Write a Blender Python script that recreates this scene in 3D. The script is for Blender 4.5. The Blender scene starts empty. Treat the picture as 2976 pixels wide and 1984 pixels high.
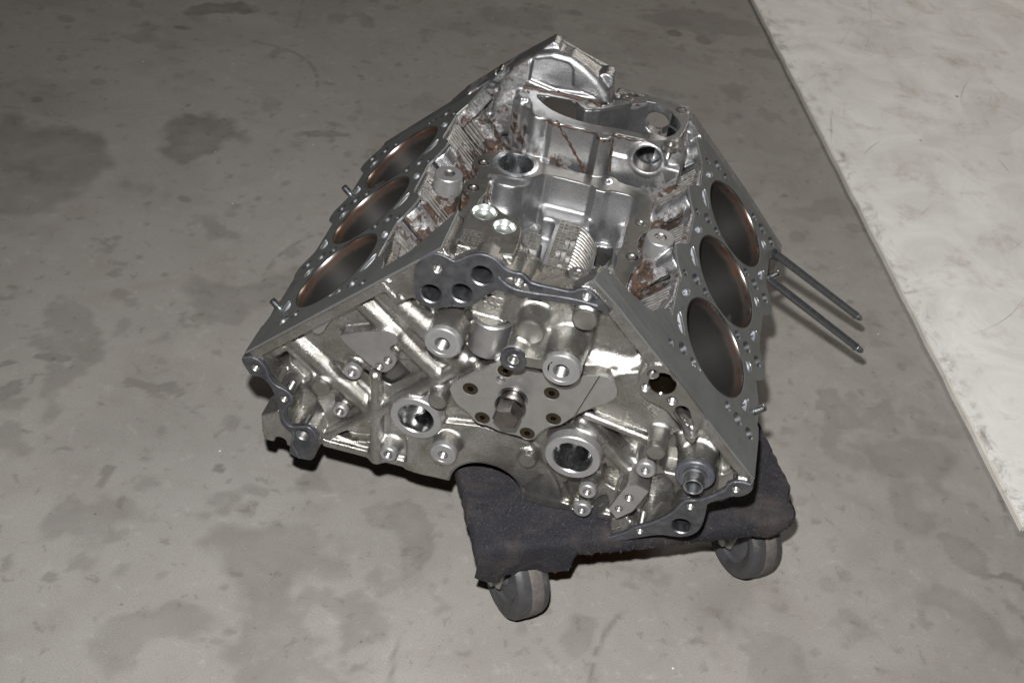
import bpy, bmesh, math, random
import numpy as np
from mathutils import Vector, Matrix

# ------------------------------------------------------------------ scene, camera, light
scn = bpy.context.scene
COL = scn.collection
FLOOR = 0.115                      # height of the block's pan rail above the floor (m)

cam_data = bpy.data.cameras.new('camera')
cam = bpy.data.objects.new('camera', cam_data)
COL.objects.link(cam)
scn.camera = cam
cam_data.sensor_width = 36.0
cam_data.lens = 42.03
cam_data.clip_start = 0.02
cam_data.clip_end = 60.0
CAM_R = Vector((0.96623, 0.22632, 0.12317))
CAM_D = Vector((0.24135, -0.62753, -0.74025))
CAM_F = Vector((-0.09024, 0.74498, -0.66096))
CAM_P = Vector((0.08428, -0.73407, 0.77916 + FLOOR))
m = Matrix.Identity(4)
for i in range(3):
    m[i][0] = CAM_R[i]; m[i][1] = -CAM_D[i]; m[i][2] = -CAM_F[i]; m[i][3] = CAM_P[i]
cam.matrix_world = m
cam_data.dof.use_dof = True
cam_data.dof.focus_distance = 1.05
cam_data.dof.aperture_fstop = 16.0

world = bpy.data.worlds.new('World')
scn.world = world
world.use_nodes = True
bg = world.node_tree.nodes['Background']
bg.inputs[0].default_value = (1.0, 0.9, 0.8, 1)
bg.inputs[1].default_value = 0.018

# the camera's pop-up flash, a few centimetres above the lens
fl = bpy.data.lights.new('flash', 'SPOT')
fl.energy = 92.0
fl.color = (1.0, 0.99, 0.98)
fl.shadow_soft_size = 0.012
fl.spot_size = math.radians(112)
fl.spot_blend = 1.0
flash = bpy.data.objects.new('flash', fl)
COL.objects.link(flash)
FP = CAM_P - CAM_R*0.018 - CAM_D*0.088
flash.location = FP
tgt = Vector((0.03, 0.03, FLOOR + 0.06))
flash.rotation_euler = (tgt - FP).to_track_quat('-Z', 'Y').to_euler()

# added warm fill light, up behind the block, brightening far floor and sheet
al = bpy.data.lights.new('fill_lamp', 'AREA')
al.shape = 'RECTANGLE'; al.size = 1.6; al.size_y = 0.5
al.energy = 31.0
al.color = (1.0, 0.92, 0.83)
ceil = bpy.data.objects.new('fill_lamp', al)
COL.objects.link(ceil)
ceil.location = (1.3, 2.7, 2.2)
ceil.rotation_euler = (Vector((0.1, 1.5, 0)) - Vector(ceil.location)).to_track_quat('-Z', 'Y').to_euler()

vs = scn.view_settings
vs.view_transform = 'Standard'; vs.look = 'None'; vs.gamma = 1.0; vs.exposure = 0.08
vs.use_curve_mapping = False
scn.render.engine = 'CYCLES'

random.seed(7)
rng = np.random.default_rng(11)
MM = 0.001
HD = 222.8                        # deck height above the crank axis, mm
Q2 = 2 ** 0.5

# ------------------------------------------------------------------ helpers
def link(ob, parent=None, label=None, cat=None, group=None, kind=None):
    COL.objects.link(ob)
    if parent is not None: ob.parent = parent
    if label: ob['label'] = label
    if cat: ob['category'] = cat
    if group: ob['group'] = group
    if kind: ob['kind'] = kind
    return ob

def empty(name, loc, label, cat, group=None):
    o = bpy.data.objects.new(name, None)
    o.empty_display_size = 0.05
    o.location = loc
    return link(o, None, label, cat, group)

def mesh_np(name, V, F4):
    me = bpy.data.meshes.new(name)
    nv, nf = len(V), len(F4)
    k = F4.shape[1]
    me.vertices.add(nv); me.vertices.foreach_set('co', np.ascontiguousarray(V, np.float32).ravel())
    me.loops.add(nf * k); me.loops.foreach_set('vertex_index', np.ascontiguousarray(F4, np.int32).ravel())
    me.polygons.add(nf)
    me.polygons.foreach_set('loop_start', np.arange(0, nf * k, k, dtype=np.int32))
    me.update(calc_edges=True)
    return me

def smooth(me, on=True):
    me.polygons.foreach_set('use_smooth', np.full(len(me.polygons), on, bool))

def frame(axis):
    a = Vector(axis).normalized()
    t = Vector((0, 0, 1)) if abs(a.z) < 0.9 else Vector((1, 0, 0))
    ex = t.cross(a).normalized()
    return ex, a.cross(ex), a

def lathe_mesh(name, prof, c, axis, seg=32, arc=None):
    """profile (radius, height along axis) in mm revolved round an axis through c (mm)"""
    ex, ey, ez = frame(axis)
    c = Vector(c)
    a0, a1 = arc if arc else (0, 2 * math.pi)
    n = seg if arc is None else seg + 1
    V = []
    for r, h in prof:
        for i in range(n):
            t = a0 + (a1 - a0) * i / seg
            V.append((c + ex * (r * math.cos(t)) + ey * (r * math.sin(t)) + ez * h) * MM)
    F = []
    for j in range(len(prof) - 1):
        for i in range(seg):
            k = (i + 1) % n
            F.append((j * n + i, j * n + k, (j + 1) * n + k, (j + 1) * n + i))
    me = bpy.data.meshes.new(name)
    me.from_pydata(V, [], F)
    bm = bmesh.new(); bm.from_mesh(me)
    bmesh.ops.remove_doubles(bm, verts=bm.verts, dist=1e-6)
    bmesh.ops.recalc_face_normals(bm, faces=bm.faces)
    bm.to_mesh(me); bm.free()
    return me

def auto_smooth(me, deg=35):
    smooth(me, True)
    try:
        me.set_sharp_from_angle(angle=math.radians(deg))
    except Exception:
        pass

def lathe(name, prof, c, axis, mat, parent, seg=32, arc=None, deg=35):
    me = lathe_mesh(name, prof, c, axis, seg, arc)
    auto_smooth(me, deg)
    me.materials.append(mat)
    return link(bpy.data.objects.new(name, me), parent)

def circle(cx, cy, r, n=28, ph=0.0):
    return [(cx + r * math.cos(2 * math.pi * i / n + ph), cy + r * math.sin(2 * math.pi * i / n + ph)) for i in range(n)]

def chaikin(p, it=2):
    for _ in range(it):
        q = []
        for i in range(len(p)):
            a, b = p[i], p[(i + 1) % len(p)]
            q += [(a[0] * .75 + b[0] * .25, a[1] * .75 + b[1] * .25), (a[0] * .25 + b[0] * .75, a[1] * .25 + b[1] * .75)]
        p = q
    return p

def plate(name, outline, holes, O, ex, ey, th, mat, parent, bevel=0.35, two=None):
    """flat plate with holes, mm; top face at O, thickness th downwards along ex x ey"""
    cu = bpy.data.curves.new(name, 'CURVE')
    cu.dimensions = '2D'; cu.fill_mode = 'BOTH'
    cu.extrude = max(th / 2 - bevel, 0.01); cu.bevel_depth = bevel; cu.bevel_resolution = 1
    cu.offset = -bevel
    for loop in [outline] + list(holes):
        sp = cu.splines.new('POLY')
        sp.points.add(len(loop) - 1)
        for i, (a, b) in enumerate(loop): sp.points[i].co = (a, b, 0, 1)
        sp.use_cyclic_u = True
    tmp = bpy.data.objects.new(name, cu); COL.objects.link(tmp)
    dg = bpy.context.evaluated_depsgraph_get(); dg.update()
    me = bpy.data.meshes.new_from_object(tmp.evaluated_get(dg))
    bpy.data.objects.remove(tmp); bpy.data.curves.remove(cu)
    O = Vector(O); ex = Vector(ex).normalized(); ey = Vector(ey).normalized(); ez = ex.cross(ey)
    for v in me.vertices:
        v.co = (O + ex * v.co.x + ey * v.co.y + ez * (v.co.z - th / 2)) * MM
    me.materials.clear(); me.materials.append(mat)
    for p in me.polygons: p.use_smooth = False; p.material_index = 0
    me.name = name
    return link(bpy.data.objects.new(name, me), parent)

def box_mesh(name, c, hx, hy, hz, bev=0.0):
    """box from centre and three half-axis vectors (mm)"""
    c, hx, hy, hz = Vector(c), Vector(hx), Vector(hy), Vector(hz)
    V = [(c + hx * a + hy * b + hz * d) * MM for d in (-1, 1) for b in (-1, 1) for a in (-1, 1)]
    F = [(0, 2, 3, 1), (4, 5, 7, 6), (0, 1, 5, 4), (2, 6, 7, 3), (0, 4, 6, 2), (1, 3, 7, 5)]
    me = bpy.data.meshes.new(name); me.from_pydata(V, [], F)
    bm = bmesh.new(); bm.from_mesh(me)
    bmesh.ops.recalc_face_normals(bm, faces=bm.faces)
    if bev: bmesh.ops.bevel(bm, geom=list(bm.edges), offset=bev * MM, segments=2, affect='EDGES', profile=0.5)
    bm.to_mesh(me); bm.free()
    return me

def part(name, me, mat, parent, kind=None):
    me.materials.clear(); me.materials.append(mat)
    return link(bpy.data.objects.new(name, me), parent, kind=kind)

# ------------------------------------------------------------------ materials
def newmat(name):
    mt = bpy.data.materials.new(name); mt.use_nodes = True
    nt = mt.node_tree
    return mt, nt, nt.nodes['Principled BSDF']

def N(nt, typ, **kw):
    n = nt.nodes.new(typ)
    for k, v in kw.items():
        if k.startswith('i_'): n.inputs[k[2:]].default_value = v
        else: setattr(n, k, v)
    return n

def coords(nt, scale=(1, 1, 1)):
    tc = N(nt, 'ShaderNodeTexCoord')
    mp = N(nt, 'ShaderNodeMapping')
    mp.inputs['Scale'].default_value = scale
    nt.links.new(tc.outputs['Object'], mp.inputs['Vector'])
    return mp.outputs['Vector']

def noise(nt, vec, scale, detail=3, rough=0.55, dist=0.0):
    n = N(nt, 'ShaderNodeTexNoise')
    n.inputs['Scale'].default_value = scale; n.inputs['Detail'].default_value = detail
    n.inputs['Roughness'].default_value = rough; n.inputs['Distortion'].default_value = dist
    nt.links.new(vec, n.inputs['Vector'])
    return n.outputs['Fac']

def ramp(nt, fac, stops):
    r = N(nt, 'ShaderNodeValToRGB')
    el = r.color_ramp.elements
    while len(el) < len(stops): el.new(0.5)
    for e, (p, c) in zip(el, stops):
        e.position = p
        e.color = (c, c, c, 1) if isinstance(c, (int, float)) else (*c, 1)
    nt.links.new(fac, r.inputs['Fac'])
    return r.outputs['Color']

def mix(nt, fac, a, b, mode='MIX'):
    mx = N(nt, 'ShaderNodeMix', data_type='RGBA', blend_type=mode)
    for sock, v in ((0, fac), (6, a), (7, b)):
        if isinstance(v, (int, float)): mx.inputs[sock].default_value = v
        elif isinstance(v, tuple): mx.inputs[sock].default_value = (*v, 1)
        else: nt.links.new(v, mx.inputs[sock])
    return mx.outputs[2]

def bump(nt, bs, h, strength=0.3, dist=0.0005):
    b = N(nt, 'ShaderNodeBump')
    b.inputs['Strength'].default_value = strength; b.inputs['Distance'].default_value = dist
    nt.links.new(h, b.inputs['Height']); nt.links.new(b.outputs['Normal'], bs.inputs['Normal'])

def attr(nt, name):
    a = N(nt, 'ShaderNodeAttribute'); a.attribute_name = name
    return a.outputs['Fac']

def metal(name, c0, c1, r0, r1, big=60, fine=900, bstr=0.25, bdist=0.0003, metallic=1.0, stretch=(1, 1, 1), stain=None):
    mt, nt, bs = newmat(name)
    v = coords(nt, stretch)
    v0 = coords(nt)
    nb = noise(nt, v0, big, 5, 0.6, 0.4)
    nf = noise(nt, v, fine, 3, 0.6)
    c = mix(nt, ramp(nt, nb, [(0.32, 0.0), (0.68, 1.0)]), c0, c1)
    if stain:
        col, amt, sc, lo = stain
        ns = noise(nt, v0, sc, 6, 0.65, 0.8)
        c = mix(nt, ramp(nt, ns, [(lo, 0.0), (lo + 0.14, amt)]), c, col)
    nt.links.new(c, bs.inputs['Base Color'])
    bs.inputs['Metallic'].default_value = metallic
    rr = ramp(nt, noise(nt, v, fine * 0.23, 3, 0.6), [(0.3, r0), (0.7, r1)])
    nt.links.new(rr, bs.inputs['Roughness'])
    bump(nt, bs, nf, bstr, bdist)
    return mt

M = {}
def cast_mat(name, base, warm, dirtcols, ro, gr):
    """sand-cast aluminium; vertex attributes carry grime (dirt) and corrosion (rust)"""
    mt, nt, bs = newmat(name)
    v = coords(nt)
    nb = noise(nt, v, 38, 6, 0.65, 0.6)
    nf = noise(nt, v, 800, 4, 0.75)
    ns = noise(nt, v, 95, 6, 0.7, 0.5)
    c = mix(nt, ramp(nt, nb, [(0.35, 0.0), (0.7, 1.0)]), base, warm)
    c = mix(nt, ramp(nt, nf, [(0.40, 0.5), (0.60, 0.0)]), c, (0.16, 0.155, 0.145))
    d = attr(nt, 'dirt')
    dm = N(nt, 'ShaderNodeMath', operation='MULTIPLY'); dm.inputs[1].default_value = 1.0
    nt.links.new(d, dm.inputs[0])
    dd = N(nt, 'ShaderNodeMath', operation='ADD'); dd.use_clamp = True
    nsr = ramp(nt, ns, [(0.3, 0.0), (0.75, 0.9)])
    ms = N(nt, 'ShaderNodeMath', operation='SUBTRACT'); ms.inputs[1].default_value = 0.45
    nt.links.new(nsr, ms.inputs[0])
    mu = N(nt, 'ShaderNodeMath', operation='MULTIPLY_ADD')      # (noise-.45)*dirt*2 + dirt
    m2 = N(nt, 'ShaderNodeMath', operation='MULTIPLY'); m2.inputs[1].default_value = 2.2
    nt.links.new(dm.outputs[0], m2.inputs[0])
    nt.links.new(ms.outputs[0], mu.inputs[0]); nt.links.new(m2.outputs[0], mu.inputs[1]); nt.links.new(dm.outputs[0], mu.inputs[2])
    mu.use_clamp = True
    dirt = ramp(nt, mu.outputs[0], [(0.22, 0.0), (0.72, 1.0)])
    dcol = ramp(nt, noise(nt, v, 130, 6, 0.75, 1.0), [(0.3, dirtcols[0]), (0.46, dirtcols[1]), (0.62, dirtcols[2]), (0.82, dirtcols[3])])
    c = mix(nt, dirt, c, dcol)
    nt.links.new(c, bs.inputs['Base Color'])
    inv = N(nt, 'ShaderNodeMath', operation='SUBTRACT'); inv.inputs[0].default_value = 1.0
    inv.use_clamp = True
    nt.links.new(dirt, inv.inputs[1])
    met = N(nt, 'ShaderNodeMath', operation='MULTIPLY'); met.inputs[1].default_value = 0.93
    nt.links.new(inv.outputs[0], met.inputs[0])
    nt.links.new(met.outputs[0], bs.inputs['Metallic'])
    rr = ramp(nt, noise(nt, v, 55, 5, 0.6), [(0.3, ro[0]), (0.72, ro[1])])
    rr = mix(nt, dirt, rr, (0.75, 0.75, 0.75))
    nt.links.new(rr, bs.inputs['Roughness'])
    hh = N(nt, 'ShaderNodeMath', operation='MULTIPLY_ADD'); hh.inputs[1].default_value = 1.0
    nt.links.new(nf, hh.inputs[0]); nt.links.new(dirt, hh.inputs[2])
    bump(nt, bs, hh.outputs[0], gr, 0.0009)
    return mt

RUSTY = ((0.008, 0.005, 0.004), (0.02, 0.011, 0.007), (0.058, 0.03, 0.016), (0.22, 0.16, 0.11))
OILY = ((0.015, 0.010, 0.006), (0.05, 0.03, 0.012), (0.16, 0.11, 0.05), (0.3, 0.26, 0.18))
M['cast'] = cast_mat('cast_aluminium', (0.48, 0.477, 0.465), (0.25, 0.235, 0.20), OILY, (0.23, 0.35), 0.55)
M['cast_valley'] = cast_mat('cast_aluminium_corroded', (0.44, 0.445, 0.455), (0.34, 0.34, 0.35), RUSTY, (0.28, 0.42), 0.45)
M['deck'] = metal('milled_deck', (0.25, 0.26, 0.26), (0.205, 0.213, 0.21), 0.36, 0.46, 45, 1400, 0.2, 0.0002, metallic=0.8, stretch=(0.06, 1, 0.06), stain=((0.10, 0.08, 0.06), 0.7, 70, 0.63))
M['mach'] = metal('machined_aluminium', (0.40, 0.40, 0.40), (0.32, 0.32, 0.315), 0.28, 0.40, 60, 1500, 0.10, 0.0002, metallic=0.9)
M['mach_oily'] = metal('machined_oily', (0.24, 0.235, 0.22), (0.18, 0.172, 0.155), 0.30, 0.44, 90, 1200, 0.12, 0.0002, metallic=0.85, stain=((0.08, 0.055, 0.03), 0.8, 60, 0.6))
M['face'] = metal('turned_boss_face', (0.36, 0.36, 0.36), (0.29, 0.29, 0.29), 0.38, 0.5, 60, 1500, 0.10, 0.0002, metallic=0.75)
M['drill'] = metal('drilled_hole', (0.30, 0.31, 0.33), (0.2, 0.2, 0.21), 0.35, 0.5, 60, 900, 0.05, 0.0002)
M['bright'] = metal('bright_bored_metal', (0.66, 0.67, 0.68), (0.56, 0.57, 0.58), 0.18, 0.30, 40, 900, 0.08, 0.0002)
M['thread'] = metal('cut_thread', (0.36, 0.36, 0.36), (0.22, 0.215, 0.2), 0.36, 0.5, 200, 1500, 0.1, 0.0002)
M['slot'] = metal('cast_slot_wall', (0.46, 0.47, 0.51), (0.36, 0.37, 0.41), 0.45, 0.6, 300, 1300, 0.6, 0.0006, metallic=0.6)
M['plate'] = metal('stamped_steel_plate', (0.34, 0.335, 0.325), (0.29, 0.285, 0.275), 0.42, 0.55, 80, 1600, 0.15, 0.0002, metallic=0.85, stain=((0.2, 0.14, 0.07), 0.5, 45, 0.66))
M['seal'] = metal('sealant_residue', (0.035, 0.037, 0.045), (0.06, 0.062, 0.072), 0.25, 0.45, 200, 700, 0.5, 0.0006, metallic=0.0)
M['gasket'] = metal('scraped_gasket_face', (0.07, 0.073, 0.082), (0.13, 0.13, 0.135), 0.30, 0.45, 110, 1100, 0.2, 0.0003, metallic=0.8, stain=((0.04, 0.04, 0.05), 0.8, 55, 0.55))
M['bolt'] = metal('brown_steel_bolt', (0.21, 0.195, 0.185), (0.15, 0.135, 0.125), 0.28, 0.42, 120, 900, 0.15, 0.0002)
M['screw'] = metal('oiled_screw', (0.10, 0.085, 0.065), (0.07, 0.055, 0.04), 0.2, 0.35, 120, 900, 0.1, 0.0002)
M['steel'] = metal('zinc_steel', (0.40, 0.41, 0.42), (0.30, 0.31, 0.32), 0.28, 0.42, 200, 1500, 0.15, 0.0002)
M['stud'] = metal('grey_plated_bolt', (0.22, 0.225, 0.24), (0.17, 0.175, 0.185), 0.35, 0.5, 150, 1200, 0.2, 0.0002, metallic=0.9)
M['oil'] = metal('dark_engine_oil', (0.004, 0.003, 0.002), (0.006, 0.004, 0.002), 0.08, 0.14, 60, 300, 0.05, 0.0003, metallic=0.0)
M['rib'] = metal('cast_rib', (0.42, 0.415, 0.40), (0.28, 0.265, 0.235), 0.42, 0.58, 150, 900, 0.3, 0.0004, metallic=0.9, stain=((0.09, 0.05, 0.03), 0.95, 170, 0.56))
M['zinc'] = metal('zinc_core_plug', (0.70, 0.75, 0.72), (0.62, 0.64, 0.62), 0.26, 0.4, 90, 900, 0.1, 0.0002, metallic=0.95, stain=((0.25, 0.2, 0.12), 0.6, 140, 0.62))
M['green'] = metal('green_paint', (0.02, 0.32, 0.2), (0.03, 0.38, 0.25), 0.4, 0.5, 300, 900, 0.1, 0.0002, metallic=0.0)

# cylinder liner: honed iron with a varnish ring near the deck
def liner_mat():
    mt, nt, bs = newmat('honed_liner')
    v = coords(nt)
    dep = attr(nt, 'depth')
    wob = noise(nt, v, 60, 4, 0.6)
    ad = N(nt, 'ShaderNodeMath', operation='MULTIPLY_ADD'); ad.inputs[1].default_value = 0.012
    nt.links.new(wob, ad.inputs[0]); nt.links.new(dep, ad.inputs[2])
    band = ramp(nt, ad.outputs[0], [(0.010, 0.05), (0.018, 0.9), (0.036, 0.8), (0.052, 0.28), (0.12, 0.0)])
    band2 = N(nt, 'ShaderNodeMath', operation='MULTIPLY')
    nt.links.new(band, band2.inputs[0]); nt.links.new(ramp(nt, noise(nt, v, 90, 3), [(0.3, 0.6), (0.6, 1.0)]), band2.inputs[1])
    base = mix(nt, noise(nt, coords(nt), 30, 4), (0.20, 0.198, 0.188), (0.13, 0.13, 0.124))
    c = mix(nt, band2.outputs[0], base, ramp(nt, noise(nt, v, 28, 3), [(0.35, (0.035, 0.013, 0.006)), (0.65, (0.105, 0.038, 0.012))]))
    nt.links.new(c, bs.inputs['Base Color'])
    mm = ramp(nt, band2.outputs[0], [(0.2, 0.92), (0.8, 0.6)])
    nt.links.new(mm, bs.inputs['Metallic'])
    bs.inputs['Roughness'].default_value = 0.27
    bump(nt, bs, noise(nt, coords(nt, (1, 1, 1)), 1200, 2), 0.1, 0.0002)
    return mt
M['liner'] = liner_mat()

# ------------------------------------------------------------------ garage floor
def vnoise2(x, y, seed, cell):
    """smooth value noise on the plane"""
    r = np.random.default_rng(seed).random((256, 256))
    u, w = x / cell, y / cell
    i, j = np.floor(u).astype(int), np.floor(w).astype(int)
    fu, fw = u - i, w - j
    fu, fw = fu * fu * (3 - 2 * fu), fw * fw * (3 - 2 * fw)
    g = lambda a, b: r[a % 256, b % 256]
    return (g(i, j) * (1 - fu) + g(i + 1, j) * fu) * (1 - fw) + (g(i, j + 1) * (1 - fu) + g(i + 1, j + 1) * fu) * fw

def fbm2(x, y, seed, cell, octs=4):
    s, a, t = 0, 1.0, 0
    for o in range(octs):
        s = s + a * vnoise2(x, y, seed + o * 17, cell / 2 ** o); t += a; a *= 0.55
    return s / t

fx = np.linspace(-1150, 900, 571); fy = np.linspace(-420, 1800, 618)
GX, GY = np.meshgrid(fx, fy, indexing='ij')
# oil and water marks seen on the concrete: (centre, radii, turn, strength)
MARKS = [
 ([(-509.3, 519.2)], 62, 48, 0.2, 0.62), ([(-690.7, 402.4)], 120, 70, -0.4, 0.6),
 ([(-671.5, 328.0)], 90, 55, 0.8, 0.5), ([(-366.1, 253.8)], 70, 34, 0.5, 0.42),
 ([(-380.6, 215.0)], 46, 26, 0.1, 0.4), ([(-352.4, 605.4)], 34, 14, 0.3, 0.5),
 ([(-631.2, 860.9)], 60, 22, 0.3, 0.85), ([(-654.7, 786.8)], 22, 10, 0.2, 0.8),
 ([(-64.4, -31.7)], 36, 33, 0.0, 0.5), ([(-64.3, -53.2)], 34, 26, 0.5, 0.4),
 ([(-104.3, -37.1)], 24, 16, 0.3, 0.42), ([(-57.3, -69.2)], 28, 20, 0.3, 0.25),
 ([(-174.9, -153.3)], 46, 62, 0.2, 0.38), ([(-127.5, -197.8)], 60, 30, -0.2, 0.4),
 ([(-179.1, -86.8)], 60, 46, 0.9, 0.42), ([(-176.5, -124.4)], 30, 60, 0.2, 0.35),
 ([(-381.2, 76.3)], 13, 11, 0.2, 0.6), ([(-362.9, 72.9)], 15, 12, 0.2, 0.55),
 ([(-503.2, 86.8)], 14, 11, 0.2, 0.55), ([(-482.4, 98.3)], 15, 10, 0.2, 0.5),
 ([(-453.7, 109.4)], 10, 6, 0.2, 0.5), ([(-469.7, 9.8)], 13, 10, 0.2, 0.6),
 ([(-526.7, 52.8)], 12, 10, 0.2, 0.6), ([(-190.7, 1048.6)], 80, 42, 0.3, 0.35),
 ([(89.0, 1165.1)], 120, 50, 0.3, 0.45), ([(183.0, 1097.5)], 40, 26, 0.3, 0.5),
 ([(408.7, 239.4)], 60, 46, 0.1, 0.55), ([(463.3, 300.1)], 40, 20, 0.4, 0.4),
 ([(341.3, 302.2)], 36, 24, 0.2, 0.5), ([(395.3, 307.5)], 40, 18, 0.2, 0.45),
 ([(420.9, 167.0)], 30, 40, 0.2, 0.4), ([(471.5, 113.9)], 34, 26, 0.2, 0.45),
 ([(514.4, 111.5)], 16, 9, -0.5, 0.75), ([(454.1, 28.0)], 70, 26, -0.3, 0.35),
 ([(272.9, -55.4)], 26, 14, 0.3, 0.35), ([(-113.6, 34.8)], 40, 22, 0.3, 0.35),
 ([(-327.6, -113.6)], 40, 26, 0.3, 0.35), ([(-261.2, -205.0)], 44, 26, 0.6, 0.35),
 ([(363.8, 675.8)], 34, 18, 0.3, 0.45), ([(291.5, 699.3)], 60, 30, 0.5, 0.35),
]
wx = (fbm2(GX, GY, 5, 90) - .5) * 110 + (fbm2(GX, GY, 55, 22, 3) - .5) * 30
wy = (fbm2(GX, GY, 9, 90) - .5) * 110 + (fbm2(GX, GY, 59, 22, 3) - .5) * 30
mot = 0.45 + 0.8 * fbm2(GX, GY, 77, 26, 4)
stain = np.zeros_like(GX)
for (c,), a, b, t, s in MARKS:
    dx, dy = GX + wx - c[0], GY + wy - c[1]
    u = (dx * math.cos(t) + dy * math.sin(t)) / a; w = (-dx * math.sin(t) + dy * math.cos(t)) / b
    d = np.sqrt(u * u + w * w)
    edge = 0.12 if max(a, b) < 40 else 0.28
    stain = np.maximum(stain, 0.8 * s * np.clip((1.0 - d) / edge, 0, 1) * (0.75 + 0.35 * np.clip(d, 0, 1)) * mot)
blot = fbm2(GX, GY, 31, 130, 5)
stain = np.maximum(stain, 0.13 * np.clip((blot - 0.56) / 0.14, 0, 1) * mot)
blot = fbm2(GX + 900, GY, 71, 48, 4)
stain = np.maximum(stain, 0.28 * np.clip((blot - 0.66) / 0.06, 0, 1) * mot)
blot = fbm2(GX, GY + 700, 131, 20, 3)
stain = np.maximum(stain, 0.34 * np.clip((blot - 0.75) / 0.06, 0, 1) * mot)
# scattered small drips with clear edges
for i in range(150):
    cx_, cy_ = rng.uniform(-1000, 750), rng.uniform(-350, 1600); r_ = 3 + 13 * rng.random() ** 2.2
    i0, i1 = np.searchsorted(fx, (cx_ - 2.2 * r_ - 6, cx_ + 2.2 * r_ + 6)); j0, j1 = np.searchsorted(fy, (cy_ - 2.2 * r_ - 6, cy_ + 2.2 * r_ + 6))
    q_ = (slice(i0, i1), slice(j0, j1)); d_ = np.hypot((GX[q_] - cx_) + wx[q_] * .12, ((GY[q_] - cy_) + wy[q_] * .12) * rng.uniform(.8, 1.4)) / r_
    stain[q_] = np.maximum(stain[q_], rng.uniform(.2, .62) * np.clip((1 - d_) / 0.18, 0, 1) * (0.7 + 0.3 * np.clip(d_, 0, 1)))
# a few dragged scrape lines
for i in range(26):
    cx_, cy_, an_ = rng.uniform(-900, 700), rng.uniform(-250, 1500), rng.uniform(0, 3.14)
    L_, cv_ = rng.uniform(20, 110), rng.normal(0, 0.004)
    du = (GX - cx_) * math.cos(an_) + (GY - cy_) * math.sin(an_); dw = -(GX - cx_) * math.sin(an_) + (GY - cy_) * math.cos(an_) - cv_ * du * du
    stain = np.maximum(stain, rng.uniform(.25, .6) * np.clip(1 - np.abs(dw) / rng.uniform(3, 5), 0, 1) * np.clip((L_ - np.abs(du)) / 20, 0, 1) * (vnoise2(GX, GY, 300 + i, 9) > 0.25))
V = np.c_[GX.ravel() * MM, GY.ravel() * MM, np.zeros(GX.size)]
ii, jj = np.meshgrid(np.arange(len(fx) - 1), np.arange(len(fy) - 1), indexing='ij')
b0 = (ii * len(fy) + jj).ravel()
F = np.c_[b0, b0 + len(fy), b0 + len(fy) + 1, b0 + 1]
me = mesh_np('garage_floor', V, F)
at_ = me.attributes.new('stain', 'FLOAT', 'POINT'); at_.data.foreach_set('value', stain.ravel().astype(np.float32))

mt, nt, bs = newmat('stained_concrete')
v = coords(nt)
n1 = noise(nt, v, 3.2, 8, 0.62, 0.3); n2 = noise(nt, v, 15, 8, 0.68, 0.5); n3 = noise(nt, v, 800, 3, 0.6)
n4 = noise(nt, v, 52, 6, 0.7, 0.4); n5 = noise(nt, v, 6.5, 7, 0.6, 1.2)
c = mix(nt, ramp(nt, n1, [(0.3, 0.0), (0.7, 1.0)]), (0.258, 0.245, 0.228), (0.215, 0.202, 0.186))
c = mix(nt, ramp(nt, n2, [(0.46, 0.0), (0.78, 0.42)]), c, (0.16, 0.145, 0.128))
c = mix(nt, ramp(nt, n5, [(0.55, 0.0), (0.75, 0.4)]), c, (0.17, 0.145, 0.12))
c = mix(nt, ramp(nt, n4, [(0.585, 0.0), (0.66, 0.5)]), c, (0.125, 0.112, 0.10))
c = mix(nt, ramp(nt, n4, [(0.26, 0.5), (0.42, 0.0)]), c, (0.345, 0.333, 0.312))
c = mix(nt, ramp(nt, n3, [(0.36, 0.45), (0.55, 0.0)]), c, (0.135, 0.13, 0.125))
# pale specks and scattered dark grit
pv = N(nt, 'ShaderNodeTexVoronoi'); pv.inputs['Scale'].default_value = 22.0; nt.links.new(v, pv.inputs['Vector'])
c = mix(nt, ramp(nt, pv.outputs['Distance'], [(0.012, 0.9), (0.03, 0.0)]), c, (0.62, 0.60, 0.57))
pv2 = N(nt, 'ShaderNodeTexVoronoi'); pv2.inputs['Scale'].default_value = 55.0; nt.links.new(coords(nt, (1, 1.3, 1)), pv2.inputs['Vector'])
gm_ = N(nt, 'ShaderNodeMath', operation='MULTIPLY'); nt.links.new(ramp(nt, pv2.outputs['Distance'], [(0.03, 0.9), (0.11, 0.0)]), gm_.inputs[0])
nt.links.new(ramp(nt, pv2.outputs['Color'], [(0.80, 0.0), (0.92, 1.0)]), gm_.inputs[1])
c = mix(nt, gm_.outputs[0], c, (0.06, 0.054, 0.05))
sa = attr(nt, 'stain')
c = mix(nt, sa, c, (0.055, 0.047, 0.04))
nt.links.new(c, bs.inputs['Base Color'])
rr = mix(nt, sa, ramp(nt, n2, [(0.3, 0.5), (0.7, 0.68)]), (0.42, 0.42, 0.42))
nt.links.new(rr, bs.inputs['Roughness'])
bs.inputs['Specular IOR Level'].default_value = 0.35
bump(nt, bs, n4, 0.10, 0.0015)
me.materials.append(mt)
fo = link(bpy.data.objects.new('garage_floor', me), None, 'worn grey concrete garage floor with oil stains', 'floor', kind='structure')

# far floor around the seen part, so the sheet has no end in view
bmf = bmesh.new()
for x0, x1, y0, y1 in ((-6, -1.15, -6, 8), (0.9, 6, -6, 8), (-1.15, 0.9, 1.8, 8), (-1.15, 0.9, -6, -0.42)):
    bmf.faces.new([bmf.verts.new(p) for p in ((x0, y0, 0), (x1, y0, 0), (x1, y1, 0), (x0, y1, 0))])
me = bpy.data.meshes.new('garage_floor_surround'); bmf.to_mesh(me); bmf.free(); me.materials.append(mt)
link(bpy.data.objects.new('garage_floor_surround', me), fo)

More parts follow.
